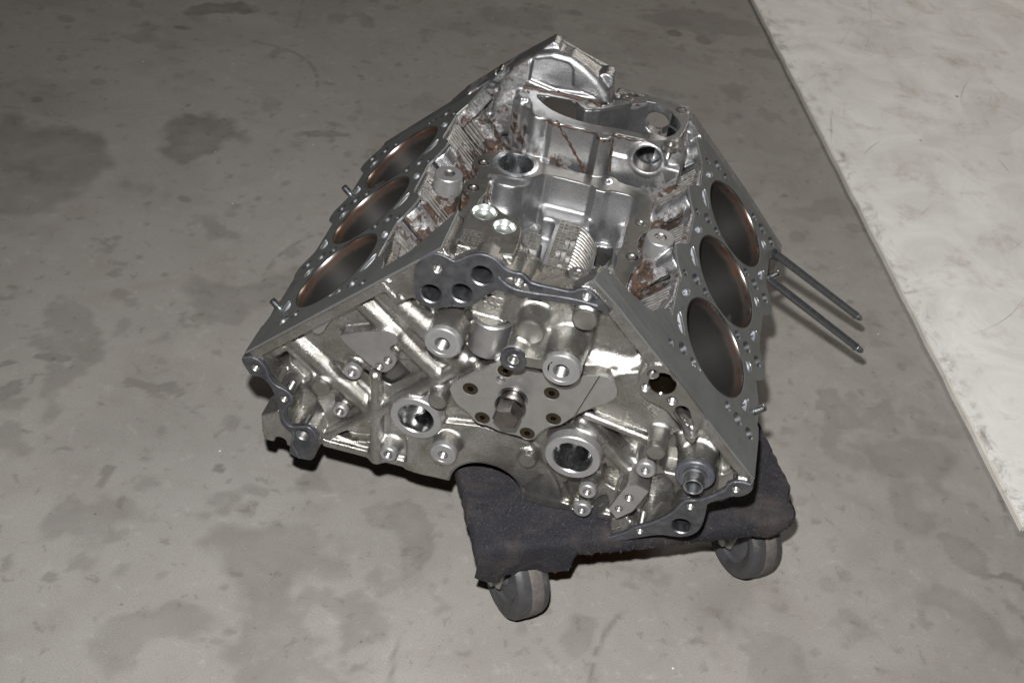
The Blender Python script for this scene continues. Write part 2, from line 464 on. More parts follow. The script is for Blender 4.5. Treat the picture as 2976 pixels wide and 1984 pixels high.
# ------------------------------------------------------------------ scuffed white sheet on the floor
ST = 7.0
e0 = Vector((*[(156.7, 1290.3)][0], 0)); e1 = Vector((*[(523.6, 177.7)][0], 0))
de = (e1 - e0).normalized(); pe = Vector((-de.y, de.x, 0))
if pe.x < 0: pe = -pe
cs = Vector((e1.x, e1.y, 0))
sheet = empty('plastic_sheet', (cs.x * MM, cs.y * MM, 0.0005), 'scuffed white plastic sheet lying flat on the concrete', 'sheet')
mt, nt, bs = newmat('scuffed_white_plastic')
v = coords(nt)
c = mix(nt, ramp(nt, noise(nt, v, 9, 8, 0.7, 0.8), [(0.38, 0.0), (0.68, 1.0)]), (0.74, 0.735, 0.72), (0.57, 0.56, 0.54))
c = mix(nt, ramp(nt, noise(nt, v, 15, 9, 0.72, 0.25), [(0.53, 0.0), (0.74, 0.75)]), c, (0.34, 0.29, 0.235))
for i, (ang, st, sc, lo) in enumerate(((0.5, 16, 2.0, 0.64), (1.9, 22, 1.6, 0.65))):
    tc = N(nt, 'ShaderNodeTexCoord'); mp = N(nt, 'ShaderNodeMapping')
    mp.inputs['Rotation'].default_value = (0, 0, ang); mp.inputs['Scale'].default_value = (st * 2.2, 1.3, 1)
    mp.inputs['Location'].default_value = (i * 3.1, i * 1.7, 0)
    nt.links.new(tc.outputs['Object'], mp.inputs['Vector'])
    k = ramp(nt, noise(nt, mp.outputs['Vector'], sc, 5, 0.6, 0.3), [(lo + 0.03, 0.0), (lo + 0.13, 0.5)])
    c = mix(nt, k, c, (0.17, 0.14, 0.115))
pv = N(nt, 'ShaderNodeTexVoronoi'); pv.inputs['Scale'].default_value = 15.0; nt.links.new(v, pv.inputs['Vector'])
c = mix(nt, ramp(nt, pv.outputs['Distance'], [(0.03, 0.9), (0.06, 0.0)]), c, (0.10, 0.085, 0.07))
# grime caught along the rim
se = attr(nt, 'rim')
gn = noise(nt, v, 24, 8, 0.75, 1.0)
gm = N(nt, 'ShaderNodeMath', operation='MULTIPLY'); nt.links.new(se, gm.inputs[0]); nt.links.new(ramp(nt, gn, [(0.48, 0.0), (0.70, 0.8)]), gm.inputs[1])
c = mix(nt, gm.outputs[0], c, (0.10, 0.08, 0.06))
nt.links.new(c, bs.inputs['Base Color'])
bs.inputs['Roughness'].default_value = 0.5
bump(nt, bs, noise(nt, v, 120, 4, 0.6), 0.15, 0.0006)
M['sheet'] = mt
LX, LY = 1300, 1700
def sheet_mesh(w0, w1, z0, z1, name):
    """top panel as a strip grid across the sheet, local frame along (de back, pe)"""
    V, F, A = [], [], []
    ws = w0; nl = 60
    for i in range(nl + 1):
        s = -LY * i / nl
        for w, z in ws:
            p = de * s + pe * (w + (0.5 * math.sin(i * 1.7) + 0.35 * math.sin(i * 4.1 + 1) if w < 5.7 else 0))
            V.append((p.x * MM, p.y * MM, z * MM)); A.append(1.0 if 3 < w < 26 else 0.0)
    k = len(ws)
    for i in range(nl):
        for j in range(k - 1):
            F.append((i * k + j, i * k + j + 1, (i + 1) * k + j + 1, (i + 1) * k + j))
    me = bpy.data.meshes.new(name); me.from_pydata(V, [], F)
    bm = bmesh.new(); bm.from_mesh(me); bmesh.ops.recalc_face_normals(bm, faces=bm.faces)
    bm.to_mesh(me); bm.free()
    a = me.attributes.new('rim', 'FLOAT', 'POINT'); a.data.foreach_set('value', A)
    return me
part('panel', sheet_mesh([(5.0, 0), (5.0, ST - 0.6), (5.6, ST), (9, ST), (18, ST), (27, ST), (60, ST), (300, ST), (LX, ST), (LX, 0)], 0, 0, 0, 'panel'), M['sheet'], sheet)
# scuffs and scratches scored into the sheet
bm = bmesh.new()
cl_ = [(rng.uniform(10, 420), -rng.uniform(0, 1250), rng.uniform(25, 90), rng.uniform(0, 3.1)) for _ in range(16)]
for i in range(90):
    c_ = cl_[int(rng.integers(16))]; w0_, s0_ = abs(rng.normal(c_[0], c_[2])) + 9, min(rng.normal(c_[1], c_[2]), -4)
    an = c_[3] + rng.normal(0, 0.25) + (1.5 if rng.random() < 0.15 else 0); Ls = 10 + 150 * rng.random() ** 2; cv = rng.normal(0, 0.004); wd = 0.12 + 0.5 * rng.random() ** 3
    prev = None; p_ = Vector((w0_, s0_)); nS = 9
    for k in range(nS + 1):
        t_ = k / nS; hw = wd * math.sin(math.pi * min(max(t_, .06), .94)) 
        dv = Vector((math.cos(an), math.sin(an))); pn = Vector((-dv.y, dv.x))
        cur = []
        for sg_ in (-1, 1):
            q_ = p_ + pn * (hw * sg_)
            g_ = pe * max(q_.x, 9) + de * min(q_.y, -2)
            cur.append(bm.verts.new(Vector((g_.x, g_.y, ST + 0.05)) * MM))
        if prev: bm.faces.new((prev[0], prev[1], cur[1], cur[0]))
        prev = cur; p_ = p_ + dv * (Ls / nS); an += cv * Ls / nS + rng.normal(0, 0.04)
bmesh.ops.recalc_face_normals(bm, faces=bm.faces)
me = bpy.data.meshes.new('scratches'); bm.to_mesh(me); bm.free()
part('scratches', me, metal('scratch_grime', (0.46, 0.42, 0.37), (0.22, 0.19, 0.16), 0.6, 0.8, 60, 400, 0.1, 0.0002, metallic=0.0), sheet, 'stuff')
mt2 = metal('pale_edge_trim', (0.66, 0.63, 0.58), (0.54, 0.51, 0.46), 0.5, 0.6, 40, 500, 0.2, 0.0004, metallic=0.0, stain=((0.16, 0.13, 0.1), 0.7, 60, 0.6))
part('edge_trim', sheet_mesh([(1.6, 0), (1.8, ST - 0.2), (2.4, ST + 0.6), (3.8, ST + 0.6), (4.7, ST - 0.3), (4.7, 0)], 0, 0, 0, 'edge_trim'), mt2, sheet)

# ------------------------------------------------------------------ dolly under the block
CT = -0.4                                            # carpet top, just under the pan rail
d_o = Vector((12, -115, 0)); d_x = Vector((0.903, 0.43, 0)).normalized(); d_y = Vector((-d_x.y, d_x.x, 0))
DW, DD = 292, 330
dolly = empty('dolly', (0.012, -0.115, 0.0), 'low carpet-covered wheeled dolly carrying the engine block', 'dolly')
def dz(z): return z + FLOOR / MM                       # engine z to world mm
def dpt(a, b, z): return (d_x * a + d_y * b + Vector((0, 0, dz(z))))
mt, nt, bs = newmat('charcoal_carpet')
v = coords(nt)
c = mix(nt, ramp(nt, noise(nt, v, 900, 4, 0.75), [(0.35, 0.0), (0.7, 1.0)]), (0.010, 0.010, 0.012), (0.042, 0.041, 0.047))
c = mix(nt, ramp(nt, noise(nt, v, 22, 6, 0.7, 0.5), [(0.45, 0.0), (0.72, 0.55)]), c, (0.085, 0.07, 0.062))
nt.links.new(c, bs.inputs['Base Color']); bs.inputs['Roughness'].default_value = 0.95
bs.inputs['Specular IOR Level'].default_value = 0.1
bump(nt, bs, noise(nt, v, 900, 4, 0.75), 0.8, 0.0012)
M['carpet'] = mt
M['wood'] = metal('rough_plywood', (0.36, 0.17, 0.07), (0.25, 0.12, 0.05), 0.6, 0.8, 30, 300, 0.3, 0.0005, metallic=0.0, stretch=(1, 8, 1))
bo = box_mesh('board', dpt(DW / 2, DD / 2, -13), d_x * (DW / 2 - 16), d_y * (DD / 2 - 10), Vector((0, 0, 7)), 1.0)
part('board', bo, M['wood'], dolly)
# carpet: a sheet with ragged edges that wraps the front edge and hangs as a torn flap at one corner
cu_, cw_ = 150, 180
us = np.linspace(-2, DW + 2, cu_); ws = np.linspace(0, DD, cw_)
rag = lambda t, s: (fbm2(np.asarray(t) * 1.0, np.asarray(t) * 0 + s, 90, 14, 3) - .5)
V = []; F = []
for i, u in enumerate(us):
    r0 = float(rag(u, 3.3)) * 5
    corner = max(0.0, (u - (DW - 30)) / 30.0)
    f0 = 16 * (1 - math.sqrt(max(0, 1 - corner ** 2))) + r0 * 0.4
    for j, w in enumerate(ws):
        uu = u
        if u < 3: uu = u + float(rag(w, 7.7)) * 7
        if u > DW - 3: uu = u + float(rag(w, 9.1)) * 8 - 14 * max(0, 1 - w / 26.0) ** 2
        z = CT - 0.9 * float(fbm2(np.array(u), np.array(w), 41, 16, 3))
        if w < 6: z -= (6 - w) ** 2 / 16.0
        V.append(dpt(uu, f0 + w, z))
for i in range(cu_ - 1):
    for j in range(cw_ - 1):
        a = i * cw_ + j
        F.append((a, a + cw_, a + cw_ + 1, a + 1))
# hanging front lip and flap
flap = []
for i, u in enumerate(us):
    corner = max(0.0, (u - (DW - 30)) / 30.0)
    f0 = 16 * (1 - math.sqrt(max(0, 1 - corner ** 2))) + float(rag(u, 3.3)) * 2
    t = min(max((84 - u) / 1.5, 0), 1)
    dpth = 17 + float(rag(u * 1.7, 5.5)) * 8 + t * (19 + 3.5 * math.sin(u * 0.12))
    top = V[i * cw_]
    col = [i * cw_]
    for k in range(1, 9):
        z = top.z - dpth * k / 8
        off = -1.6 * math.sin(math.pi * k / 8) - 2.2 * t * (k / 8) * math.sin(u * 0.09)
        V.append(Vector((top.x, top.y, z)) + d_y * off); col.append(len(V) - 1)
    flap.append(col)
for i in range(cu_ - 1):
    for k in range(8):
        F.append((flap[i][k], flap[i][k + 1], flap[i + 1][k + 1], flap[i + 1][k]))
# outer sides
for side in (0, cu_ - 1):
    colz = []
    for j in range(cw_):
        t = V[side * cw_ + j]; V.append(Vector((t.x, t.y, t.z - 19 - 6 * float(rag(j * 2.0, 2.0 + side))))); colz.append(len(V) - 1)
    for j in range(cw_ - 1):
        a = side * cw_ + j
        F.append((a, a + 1, colz[j + 1], colz[j]))
me = bpy.data.meshes.new('carpet'); me.from_pydata([p * MM for p in V], [], F)
smooth(me)
co_ = part('carpet', me, M['carpet'], dolly)
bm = bmesh.new()
for i in range(16000):
    fp_ = F[int(rng.integers(len(F)))]; A_, B_, C_ = V[fp_[0]], V[fp_[1]], V[fp_[2]]
    s_, t_ = rng.random(), rng.random()
    if s_ + t_ > 1: s_, t_ = 1 - s_, 1 - t_
    p = A_ + (B_ - A_) * s_ + (C_ - A_) * t_
    nn_ = (B_ - A_).cross(C_ - A_).normalized(); nn_ = nn_ if nn_.z > -0.2 else -nn_
    if nn_.dot(d_y) > 0.5: nn_ = -nn_
    tp = p + nn_ * rng.uniform(.6, 1.9) + Vector(rng.normal(0, 1.0, 3)); sd2 = Vector(rng.normal(0, 0.16, 3))
    bm.faces.new([bm.verts.new(q * MM) for q in (p - sd2, p + sd2, tp)])
me = bpy.data.meshes.new('carpet_fibre'); bm.to_mesh(me); bm.free()
part('carpet_fibre', me, metal('carpet_pile', (0.028, 0.027, 0.031), (0.075, 0.072, 0.078), 0.9, 0.95, 300, 300, 0.1, 0.0002, metallic=0.0), dolly, 'stuff')
M['rubber'] = metal('dusty_black_rubber', (0.026, 0.026, 0.028), (0.045, 0.044, 0.045), 0.4, 0.6, 60, 700, 0.3, 0.0005, metallic=0.0, stain=((0.16, 0.13, 0.11), 0.55, 80, 0.62))
M['tread'] = metal('dusty_tread', (0.06, 0.056, 0.054), (0.12, 0.10, 0.088), 0.6, 0.85, 120, 700, 0.5, 0.0008, metallic=0.0, stain=((0.06, 0.055, 0.055), 0.8, 60, 0.5))
M['hub'] = metal('grey_plastic_hub', (0.04, 0.04, 0.045), (0.06, 0.06, 0.065), 0.5, 0.6, 60, 700, 0.2, 0.0004, metallic=0.0)
M['bracket'] = metal('galvanised_bracket', (0.36, 0.36, 0.34), (0.27, 0.27, 0.25), 0.4, 0.55, 60, 700, 0.2, 0.0004, metallic=0.8)
def caster(c, ang):
    """c: contact point in dolly mm frame (x,y world offset from dolly origin)"""
    R_, w_ = 41.0, 16.5
    ax = Vector((math.cos(ang), math.sin(ang), 0)); fwd = Vector((-ax.y, ax.x, 0))
    ce = Vector((c[0], c[1], R_ + 0.3))
    ro = bpy.data.objects.new('caster', None); link(ro, dolly); ro.empty_display_size = 0.02
    prof = [(25, -w_ + 3), (30, -w_ + 1.5), (32, -w_ + 0.5), (35, -w_), (38.5, -w_ + 1.5), (40.6, -w_ + 5)]
    tyre = [(25, -w_ + 4)] + prof[1:] + [(R_, -w_ + 8), (R_, w_ - 8), (40.6, w_ - 5), (38.5, w_ - 1.5), (35, w_), (30, w_ - 1), (25, w_ - 4)]
    o = lathe('tyre', tyre, ce, ax, M['rubber'], ro, 56)
    lathe('tread', [(R_ + 0.02, -3), (R_ + 0.4, -2), (R_ + 0.5, 0), (R_ + 0.4, 7), (R_ + 0.02, 8.5)], ce, ax, M['tread'], ro, 56)
    hubp = [(7, -w_ + 0.5), (8, -w_ + 2), (10, -w_ + 5), (22, -w_ + 6), (25.3, -w_ + 3.5), (25.3, w_ - 3.5), (22, w_ - 6), (10, w_ - 5), (8, w_ - 2), (7, w_ - .5)]
    lathe('hub', hubp, ce, ax, M['hub'], ro, 40)
    for s in (-1, 1):
        # side leg of the fork: tapered plate from the axle up to the swivel
        b = Vector((0, 0, 1)); off = ax * (s * (w_ + 1.8))
        ol = [(-9, -6), (-4, -10), (4, -10), (9, -6), (12, 14), (17, 44), (-17 + 10, 44), (-12, 14)]
        plate('fork_leg', ol, [], ce + off + ax * (0.9), fwd, b, 1.8, M['bracket'], ro, 0.3)
    lathe('axle_bolt', [(0, -w_ - 9.5), (4.6, -w_ - 9.5), (6.5, -w_ - 8.6), (6.5, -w_ - 3), (9, -w_ - 2.9), (9, -w_ - 2.1), (3, -w_ - 2.0), (3, w_ + 2), (7, w_ + 2.5), (7, w_ + 7), (0, w_ + 7)], ce, ax, M['bracket'], ro, 20)
    top = ce + fwd * 10
    lathe('swivel', [(0, 43), (17, 43), (22, 45), (22, 48), (20, 51), (0, 51)], Vector((top.x, top.y, ce.z)), (0, 0, 1), M['bracket'], ro, 28)
    plate('mount_plate', [(-26, -20), (26, -20), (26, 20), (-26, 20)], [], Vector((top.x, top.y, dz(-20.2))) + d_y * 16, d_x, d_y, 2.6, M['bracket'], ro, 0.4)
for (c_,), an, sx_, sy_ in (([(54.2, -84.4)], math.radians(38), -14, 14), ([(254.4, 30.5)], math.radians(36), -17, 12)):
    caster((c_[0] - 12 + sx_, c_[1] + 115 + sy_), an)
for a_, b_, an in ((45, 285, 0.9), (250, 285, 2.2)):
    p = d_x * a_ + d_y * b_
    caster((p.x, p.y), an)

# ------------------------------------------------------------------ engine block: cast body as a blended solid
engine = empty('engine_block', (0, 0, FLOOR), 'bare aluminium V6 engine block standing on the wheeled dolly', 'engine block')
VS = 1.5
gx = np.arange(-236, 240, VS, dtype=np.float32); gy = np.arange(-96, 286, VS, dtype=np.float32); gz = np.arange(-6, 290, VS, dtype=np.float32)
DV = np.full((len(gx), len(gy), len(gz)), 30.0, np.float32)

def sl(lo, hi):
    r = []
    for g, a, b in zip((gx, gy, gz), lo, hi):
        i = max(0, int(math.floor((a - g[0]) / VS))); j = min(len(g), int(math.ceil((b - g[0]) / VS)) + 1)
        r.append(slice(i, max(i, j)))
    return tuple(r)

def smin(a, b, k):
    if k <= 0: return np.minimum(a, b)
    h = np.clip(0.5 + 0.5 * (b - a) / k, 0, 1)
    return b + (a - b) * h - k * h * (1 - h)

def put(s, d, k, sub=False):
    cur = DV[s]
    DV[s] = -smin(-cur, d, k) if sub else smin(cur, d, k)

def poly_sd(px, py, poly):
    P = np.asarray(poly, np.float32)
    d = np.full(np.broadcast(px, py).shape, 1e9, np.float32); s = np.ones_like(d)
    n = len(P); j = n - 1
    for i in range(n):
        ex, ey = P[j] - P[i]
        wx, wy = px - P[i, 0], py - P[i, 1]
        t = np.clip((wx * ex + wy * ey) / (ex * ex + ey * ey + 1e-9), 0, 1)
        bx, by = wx - ex * t, wy - ey * t
        d = np.minimum(d, bx * bx + by * by)
        c1 = py >= P[i, 1]; c2 = py < P[j, 1]; c3 = ex * wy > ey * wx
        fl_ = (c1 & c2 & c3) | (~c1 & ~c2 & ~c3)
        s = np.where(fl_, -s, s)
        j = i
    return s * np.sqrt(d)

def ext(poly, axis, lo, hi, k=3.0, rd=0.0, sub=False):
    P = np.asarray(poly, float); m = k + rd + 3
    (a0, b0), (a1, b1) = P.min(0), P.max(0)
    if axis == 'y': s = sl((a0 - m, lo - m, b0 - m), (a1 + m, hi + m, b1 + m))
    elif axis == 'z': s = sl((a0 - m, b0 - m, lo - m), (a1 + m, b1 + m, hi + m))
    elif axis == 'x': s = sl((lo - m, a0 - m, b0 - m), (hi + m, a1 + m, b1 + m))
    else:
        sg = -1 if axis == 'L' else 1
        cs_ = [(sg * (n + u) / Q2, (n - u) / Q2) for n in (lo, hi) for u in (a0, a1)]
        xs_ = [c[0] for c in cs_]; zs_ = [c[1] for c in cs_]
        s = sl((min(xs_) - m, b0 - m, min(zs_) - m), (max(xs_) + m, b1 + m, max(zs_) + m))
    x = gx[s[0]][:, None, None]; y = gy[s[1]][None, :, None]; z = gz[s[2]][None, None, :]
    if 0 in (x.size, y.size, z.size): return
    if axis == 'y': d2 = poly_sd(x, z, P); t = y
    elif axis == 'z': d2 = poly_sd(x, y, P); t = z
    elif axis == 'x': d2 = poly_sd(y, z, P); t = x
    else: d2 = poly_sd((sg * x - z) / Q2, y, P); t = (sg * x + z) / Q2
    q2 = d2 + rd; qt = np.abs(t - (lo + hi) / 2) - (hi - lo) / 2 + rd
    d = np.minimum(np.maximum(q2, qt), 0) + np.sqrt(np.maximum(q2, 0) ** 2 + np.maximum(qt, 0) ** 2) - rd
    put(s, d.astype(np.float32), k, sub)

def cyl(p0, p1, r0, r1=None, k=3.0, rd=0.8, sub=False, caps=False):
    r1 = r0 if r1 is None else r1
    p0 = np.array(p0, float); p1 = np.array(p1, float)
    ax = p1 - p0; L = np.linalg.norm(ax); ax = ax / L
    m = max(r0, r1) + k + 3
    s = sl(np.minimum(p0, p1) - m, np.maximum(p0, p1) + m)
    x = gx[s[0]][:, None, None] - p0[0]; y = gy[s[1]][None, :, None] - p0[1]; z = gz[s[2]][None, None, :] - p0[2]
    if 0 in (x.size, y.size, z.size): return
    t = x * ax[0] + y * ax[1] + z * ax[2]
    tc = np.clip(t / L, 0, 1)
    if caps:
        d = np.sqrt(np.maximum((x - tc * L * ax[0]) ** 2 + (y - tc * L * ax[1]) ** 2 + (z - tc * L * ax[2]) ** 2, 0)) - (r0 + (r1 - r0) * tc)
    else:
        rad = np.sqrt(np.maximum(x * x + y * y + z * z - t * t, 0))
        qr = rad - (r0 + (r1 - r0) * tc) + rd; qt = np.abs(t - L / 2) - L / 2 + rd
        d = np.minimum(np.maximum(qr, qt), 0) + np.sqrt(np.maximum(qr, 0) ** 2 + np.maximum(qt, 0) ** 2) - rd
    put(s, d.astype(np.float32), k, sub)

def capsule(p0, p1, r0, r1=None, k=5.0, sub=False): cyl(p0, p1, r0, r1, k, 0, sub, True)
def P3(pt, y): return (pt[0], y, pt[1])
def dk(side, u, y, n):
    s = -1 if side == 'L' else 1
    return (s * (n + u) / Q2, y, (n - u) / Q2)
NL = Vector((-1, 0, 1)).normalized(); NR = Vector((1, 0, 1)).normalized()

# -------- main section: two banks, valley, crankcase
half = [(42, 128)] + [((HD - 2 - 57) / Q2, (HD - 2 + 57) / Q2), ((HD - 2 + 58) / Q2, (HD - 2 - 58) / Q2), (165, 66), (150, 40), (150, 0)]
main = half + [(-a, b) for a, b in reversed(half)]
ext(main, 'y', -46, 262, 0, 0)
# deck rims in front of and behind the cylinders
ext([(-72, -63.5), (74, -63.5), (74, 40), (58, 60), (58, 241.5), (-57, 241.5), (-57, 20), (-70, -20)], 'L', HD - 11, HD - 1.6, 2, 0.5)
ext([(-72, -61.5), (72, -61.5), (72, 20), (58, 60), (58, 259), (-60, 259), (-60, 20), (-70, -10)], 'R', HD - 11, HD - 1.6, 2, 0.5)
ext([(-84, 237), (-42, 241.5), (-50, 190), (-62, 206), (-71, 214)], 'L', HD - 14, HD - 1.6, 3, 0.5)
for sd, base in (('L', -13), ('R', 6)):
    for k in range(3):
        y0 = base + 90 * k
        ext([(-60.2, y0 - 4), (-60.2, y0 + 30), (-45, y0 + 34), (-45, y0 - 8)], sd, HD - 60, HD - 4, 5, 1)
# bolt columns under the deck lobes
ROWS = {'L': [-44, 46, 136, 226], 'R': [-25, 65.3, 156, 246.5]}
for sd in 'LR':
    for y in ROWS[sd]:
        ye = max(y, -50)
        cyl(dk(sd, -60, ye + 3, HD - 2.2), dk(sd, -56, ye + 3, HD - 75), 11, 9, 6, 1)
        cyl(dk(sd, 59.5, ye - 3, HD - 2.2), dk(sd, 57, ye - 3, HD - 70), 12.3, 10, 5, 1)
    for k in range(3):                                  # jacket bulges between
        y = ROWS[sd][0] + 45 + 90 * k
        cyl(dk(sd, 46, y, HD - 14), dk(sd, 44, y, HD - 95), 18, 15, 10, 5)
# valley-side barrel bulges
for sd in 'LR':
    for k in range(3):
        y = ROWS[sd][0] + 45 + 90 * k
        capsule(dk(sd, -40, y + 2, HD - 34), dk(sd, -36, y + 2, HD - 92), 19, 17, 10)

# -------- rear flange with its peak
yB = 275
fl_o = [(-48.3, 262.1), (-40.6, 263.4), (-14.2, 254.0), (11.5, 246.2), (15.8, 241.1), (18.7, 225.5), (21.3, 220.5)]
rear = fl_o + [(22, 226), (90, 224), (147, 168), (214, 96), (214, 70), (150, 20), (-150, 20), (-205, 80), (-203, 98), (-140, 165), (-128, 178)] + [(-120.9, 194.2), (-98.5, 215.9), (-74.6, 238.1), (-53.2, 257.3)]
ext(rear, 'y', 258, yB, 3, 1.2)
# starter-side dome in front of the flange
arch = [(-88.0, 171.3), (-87.6, 197.5), (-85.4, 218.3), (-78.4, 234.9), (-68.7, 247.1), (-56.7, 257.8), (-39.9, 264.3), (-22.1, 263.3), (-7.7, 256.1), (6.2, 246.2), (17.2, 234.3), (21.1, 225.3), (1.9, 212.8), (-61.9, 196.4), (-66.1, 174.4)]
ext(arch, 'y', 240, 265, 6, 7)
ext([(-87.1, 202.3), (-69.1, 214.5), (-60.3, 173.0), (-89.8, 165.2)], 'y', 236, 262, 6, 5)
dome = [(-57.7, 231.1), (-57.3, 251.9), (-42.5, 257.4), (-24.7, 256.4), (-19.7, 252.8), (-16.8, 235.2), (5.3, 229.7), (-33.3, 226.1)]
ext(dome, 'y', 230, 243.0, 2, 1.5, True)
# flange ears with bolt holes
for (a,), r in (([(-42.6, 261.9)], 8.5), ([(-89.2, 223.6)], 8), ([(10.8, 242.9)], 8.5)):
    cyl(P3(a, 248), P3(a, 266), r, r, 3, 2)
ext([(-130.4, 180.6), (-117.3, 203.3), (-95.0, 222.8), (-90.1, 211.4), (-97.9, 177.1), (-111.6, 160.2)], 'y', 252, 268, 5, 2)

# -------- coolant housing at the back of the valley
WZ = 226.0
w_out = [(-63.7, 224.7), (-61.6, 235.0), (-51.7, 236.2), (-10.3, 237.2), (0.8, 237.8), (12.9, 232.2), (29.1, 255.7), (51.5, 272.0), (80.0, 270.2), (92.2, 257.7), (93.4, 233.8), (87.4, 203.3), (62.7, 194.3), (41.4, 193.0), (30.6, 193.4), (29.0, 183.2), (21.1, 179.7), (14.8, 190.5), (-22.9, 189.3), (-29.1, 192.9), (-40.8, 191.8), (-45.5, 200.6), (-47.2, 210.9), (-52.5, 219.7), (-59.6, 216.4)]
w_in = [(-48.4, 226.2), (-42.6, 230.7), (-10.7, 233.6), (-7.3, 227.3), (0.4, 221.9), (12.6, 227.6), (28.1, 241.5), (38.5, 253.2), (55.0, 263.2), (74.0, 256.0), (85.6, 239.0), (87.7, 226.8), (82.1, 210.4), (70.4, 200.9), (50.7, 202.5), (36.6, 202.5), (13.4, 198.4), (-5.3, 199.5), (-26.1, 205.2), (-39.2, 214.7)]
ext(w_out, 'z', 120, WZ - 1, 2.5, 0.6)
ext([(-48, 192), (96, 190), (98, 268), (-50, 262)], 'z', 100, 205, 3, 2)
ext([(w_out[0][0] - 4, 225), (w_out[0][0] + 10, 212), (-36, 200), (-30, 262), (-64, 262)], 'z', 110, WZ - 6, 4, 3)
for px in ((1335, 900), (780, 730)):
    (q,) = [(24.5, 187.5)] if px[0] == 1335 else [(-37.3, 195.6)]
    cyl((q[0], q[1] + 1.5, 130), (q[0], q[1] + 1.5, WZ - 1), 7.4, 7.0, 4)
ext(w_in, 'z', 152, 250, 0.5, 0.0, True)
wc = (64.5, 232.0)
cyl((wc[0], wc[1], 168), (wc[0], wc[1], 250), 27.5, 27.5, 0, 0, True)
HOLES_Y = [([(-25.4, 208.7)][0], 17.0, 222, 292), ([(65.7, 205.5)][0], 11.5, 240, 292), ([(65.8, 208.5)][0], 12.5, 180, 215)]
(hx, hz_) = HOLES_Y[2][0]
cyl((hx, 190.5, hz_), (hx, 205, hz_), 15.5, 20, 5, 1.2)
cyl((88, 206, 120), (88, 206, WZ - 2), 10, 10, 4)

# -------- separator pocket in the valley
RZ = 185.0
p_in = [(-62, -30), (-63, 70), (-66, 100), (-62, 118), (-65, 140), (-62, 148), (-34, 152), (-26, 160), (-20, 168), (22, 167), (28, 162), (36, 162), (42, 166), (62, 166), (69, 155), (68, 134), (63, 122), (63, 112), (67, 100), (62, 82), (64, 66), (66, -30)]
p_out = [(-72, -40), (-72, 60), (-84, 64), (-84, 76), (-74, 82), (-74, 110), (-84, 114), (-84, 126), (-76, 132), (-76, 150), (-86, 158), (-84, 170), (-70, 184), (-50, 194), (-28, 196), (-16, 190), (-12, 180), (24, 182), (30, 186), (42, 186), (46, 180), (70, 178), (80, 165), (80, 136), (84, 126), (82, 116), (76, 108), (76, 86), (84, 80), (83, 68), (76, 62), (76, -40)]
ext(p_out, 'z', 120, RZ - 1, 3, 0.5)
ext(p_in, 'z', 126, 262, 1.5, 0.0, True)
# relief on the pocket floor: two rounded humps, baffles, pipes
ext([(-2, 116), (-1, 147), (20, 147.6), (28, 145), (35, 138), (40, 127), (41, 116)], 'y', -30, 154, 4, 2)
ext([(-44, -30), (-6, -30), (-6, 118), (-38, 118)], 'z', 118, 146, 5, 4)
ext([(-14, 150), (30, 152), (30, 172), (-20, 172)], 'z', 118, 150, 6, 5)
cyl((-49, 132, 120), (-49, 150, 182), 15, 19, 6)
ext([(-70, 90), (-48, 96), (-42, 122), (-40, 150), (-70, 150)], 'z', 118, 160, 8, 6)
ext([(56, 130), (70, 120), (74, 172), (54, 172)], 'z', 118, 150, 8, 6)
dh = (44.0, 149.0)
DARK = [((46, 149), 12.0), ((43, 138), 9.0)]
for (a_, b_), r_ in DARK: cyl((a_, b_, 60), (a_, b_, 152), r_, r_, 1, 0, True)
# thermostat seat
TC = (-48.5, 171.0)
cyl((*TC, 120), (*TC, RZ - 1), 21.5, 21.2, 4, 1)
cyl((*TC, 150), (*TC, 230), 16.4, 16.4, 0, 0, True)
# valley bosses
VB = [([(-93.4, 99.7)][0], 207), ([(92.9, 81.3)][0], 207)]
for (bx, by), bz in VB:
    cyl((bx, by, 120), (bx, by, bz - 1), 14, 12.0, 5, 1)
    cyl((bx * 1.14, by, 140), (bx * 1.05, by, bz - 26), 10, 8, 8, 3)

# -------- front top: engraved head, flange bar, webs
PZ = 258.0
p_top = [(-48.9, -58.2), (-7.2, -57.5), (-6.7, -45.3), (-8.0, -25.9), (-10.1, -18.9), (-16.2, -12.0), (-27.1, -8.5), (-33.3, -2.2), (-42.5, -2.3), (-49.9, -5.9), (-50.7, -16.9), (-49.8, -34.0)]
ext(p_top, 'z', 238, PZ - 1, 3, 0.6)
ext([(-58, -44), (-4, -44), (-2, -30), (-20, -12), (-52, -14)], 'z', 190, 244, 3, 1)
ext([(-139, -63), (-72, -63), (-72, -46), (-100, -40), (-138, -16)], 'L', HD - 26, HD - 1.4, 2, 0.5)
ext([(-144, -43), (-146, -63), (-118, -61), (-60, -61), (-60, -22), (-81, -27), (-113, -36)], 'R', HD - 12, HD - 1.4, 2, 0.5)
t_fl = [(-76.5, 221.7), (-76.4, 231.8), (-72.9, 240.6), (-65.5, 248.5), (-60.4, 250.6), (-52.3, 249.5), (-47.6, 246.6), (-43.5, 250.5), (-39.5, 254.7), (-30.4, 259.6), (-22.5, 260.0), (-15.1, 256.8), (-9.2, 251.0), (-3.8, 250.0), (2.1, 251.7), (7.0, 248.3), (10.1, 244.9), (27.6, 245.3), (40.6, 245.7), (44.2, 250.3), (50.9, 251.9), (55.7, 249.0), (58.8, 246.5), (71.2, 235.5), (64.4, 234.5), (55.5, 235.1), (20.9, 231.2), (0.6, 229.7), (-12.0, 230.8), (-16.2, 228.7), (-22.6, 221.1), (-25.6, 215.9), (-30.4, 209.8), (-37.3, 205.8), (-45.4, 205.0), (-51.5, 201.4), (-59.6, 198.2), (-69.9, 200.8), (-74.8, 206.3)]
ext(t_fl, 'y', -64, -50, 1.5, 0.3)
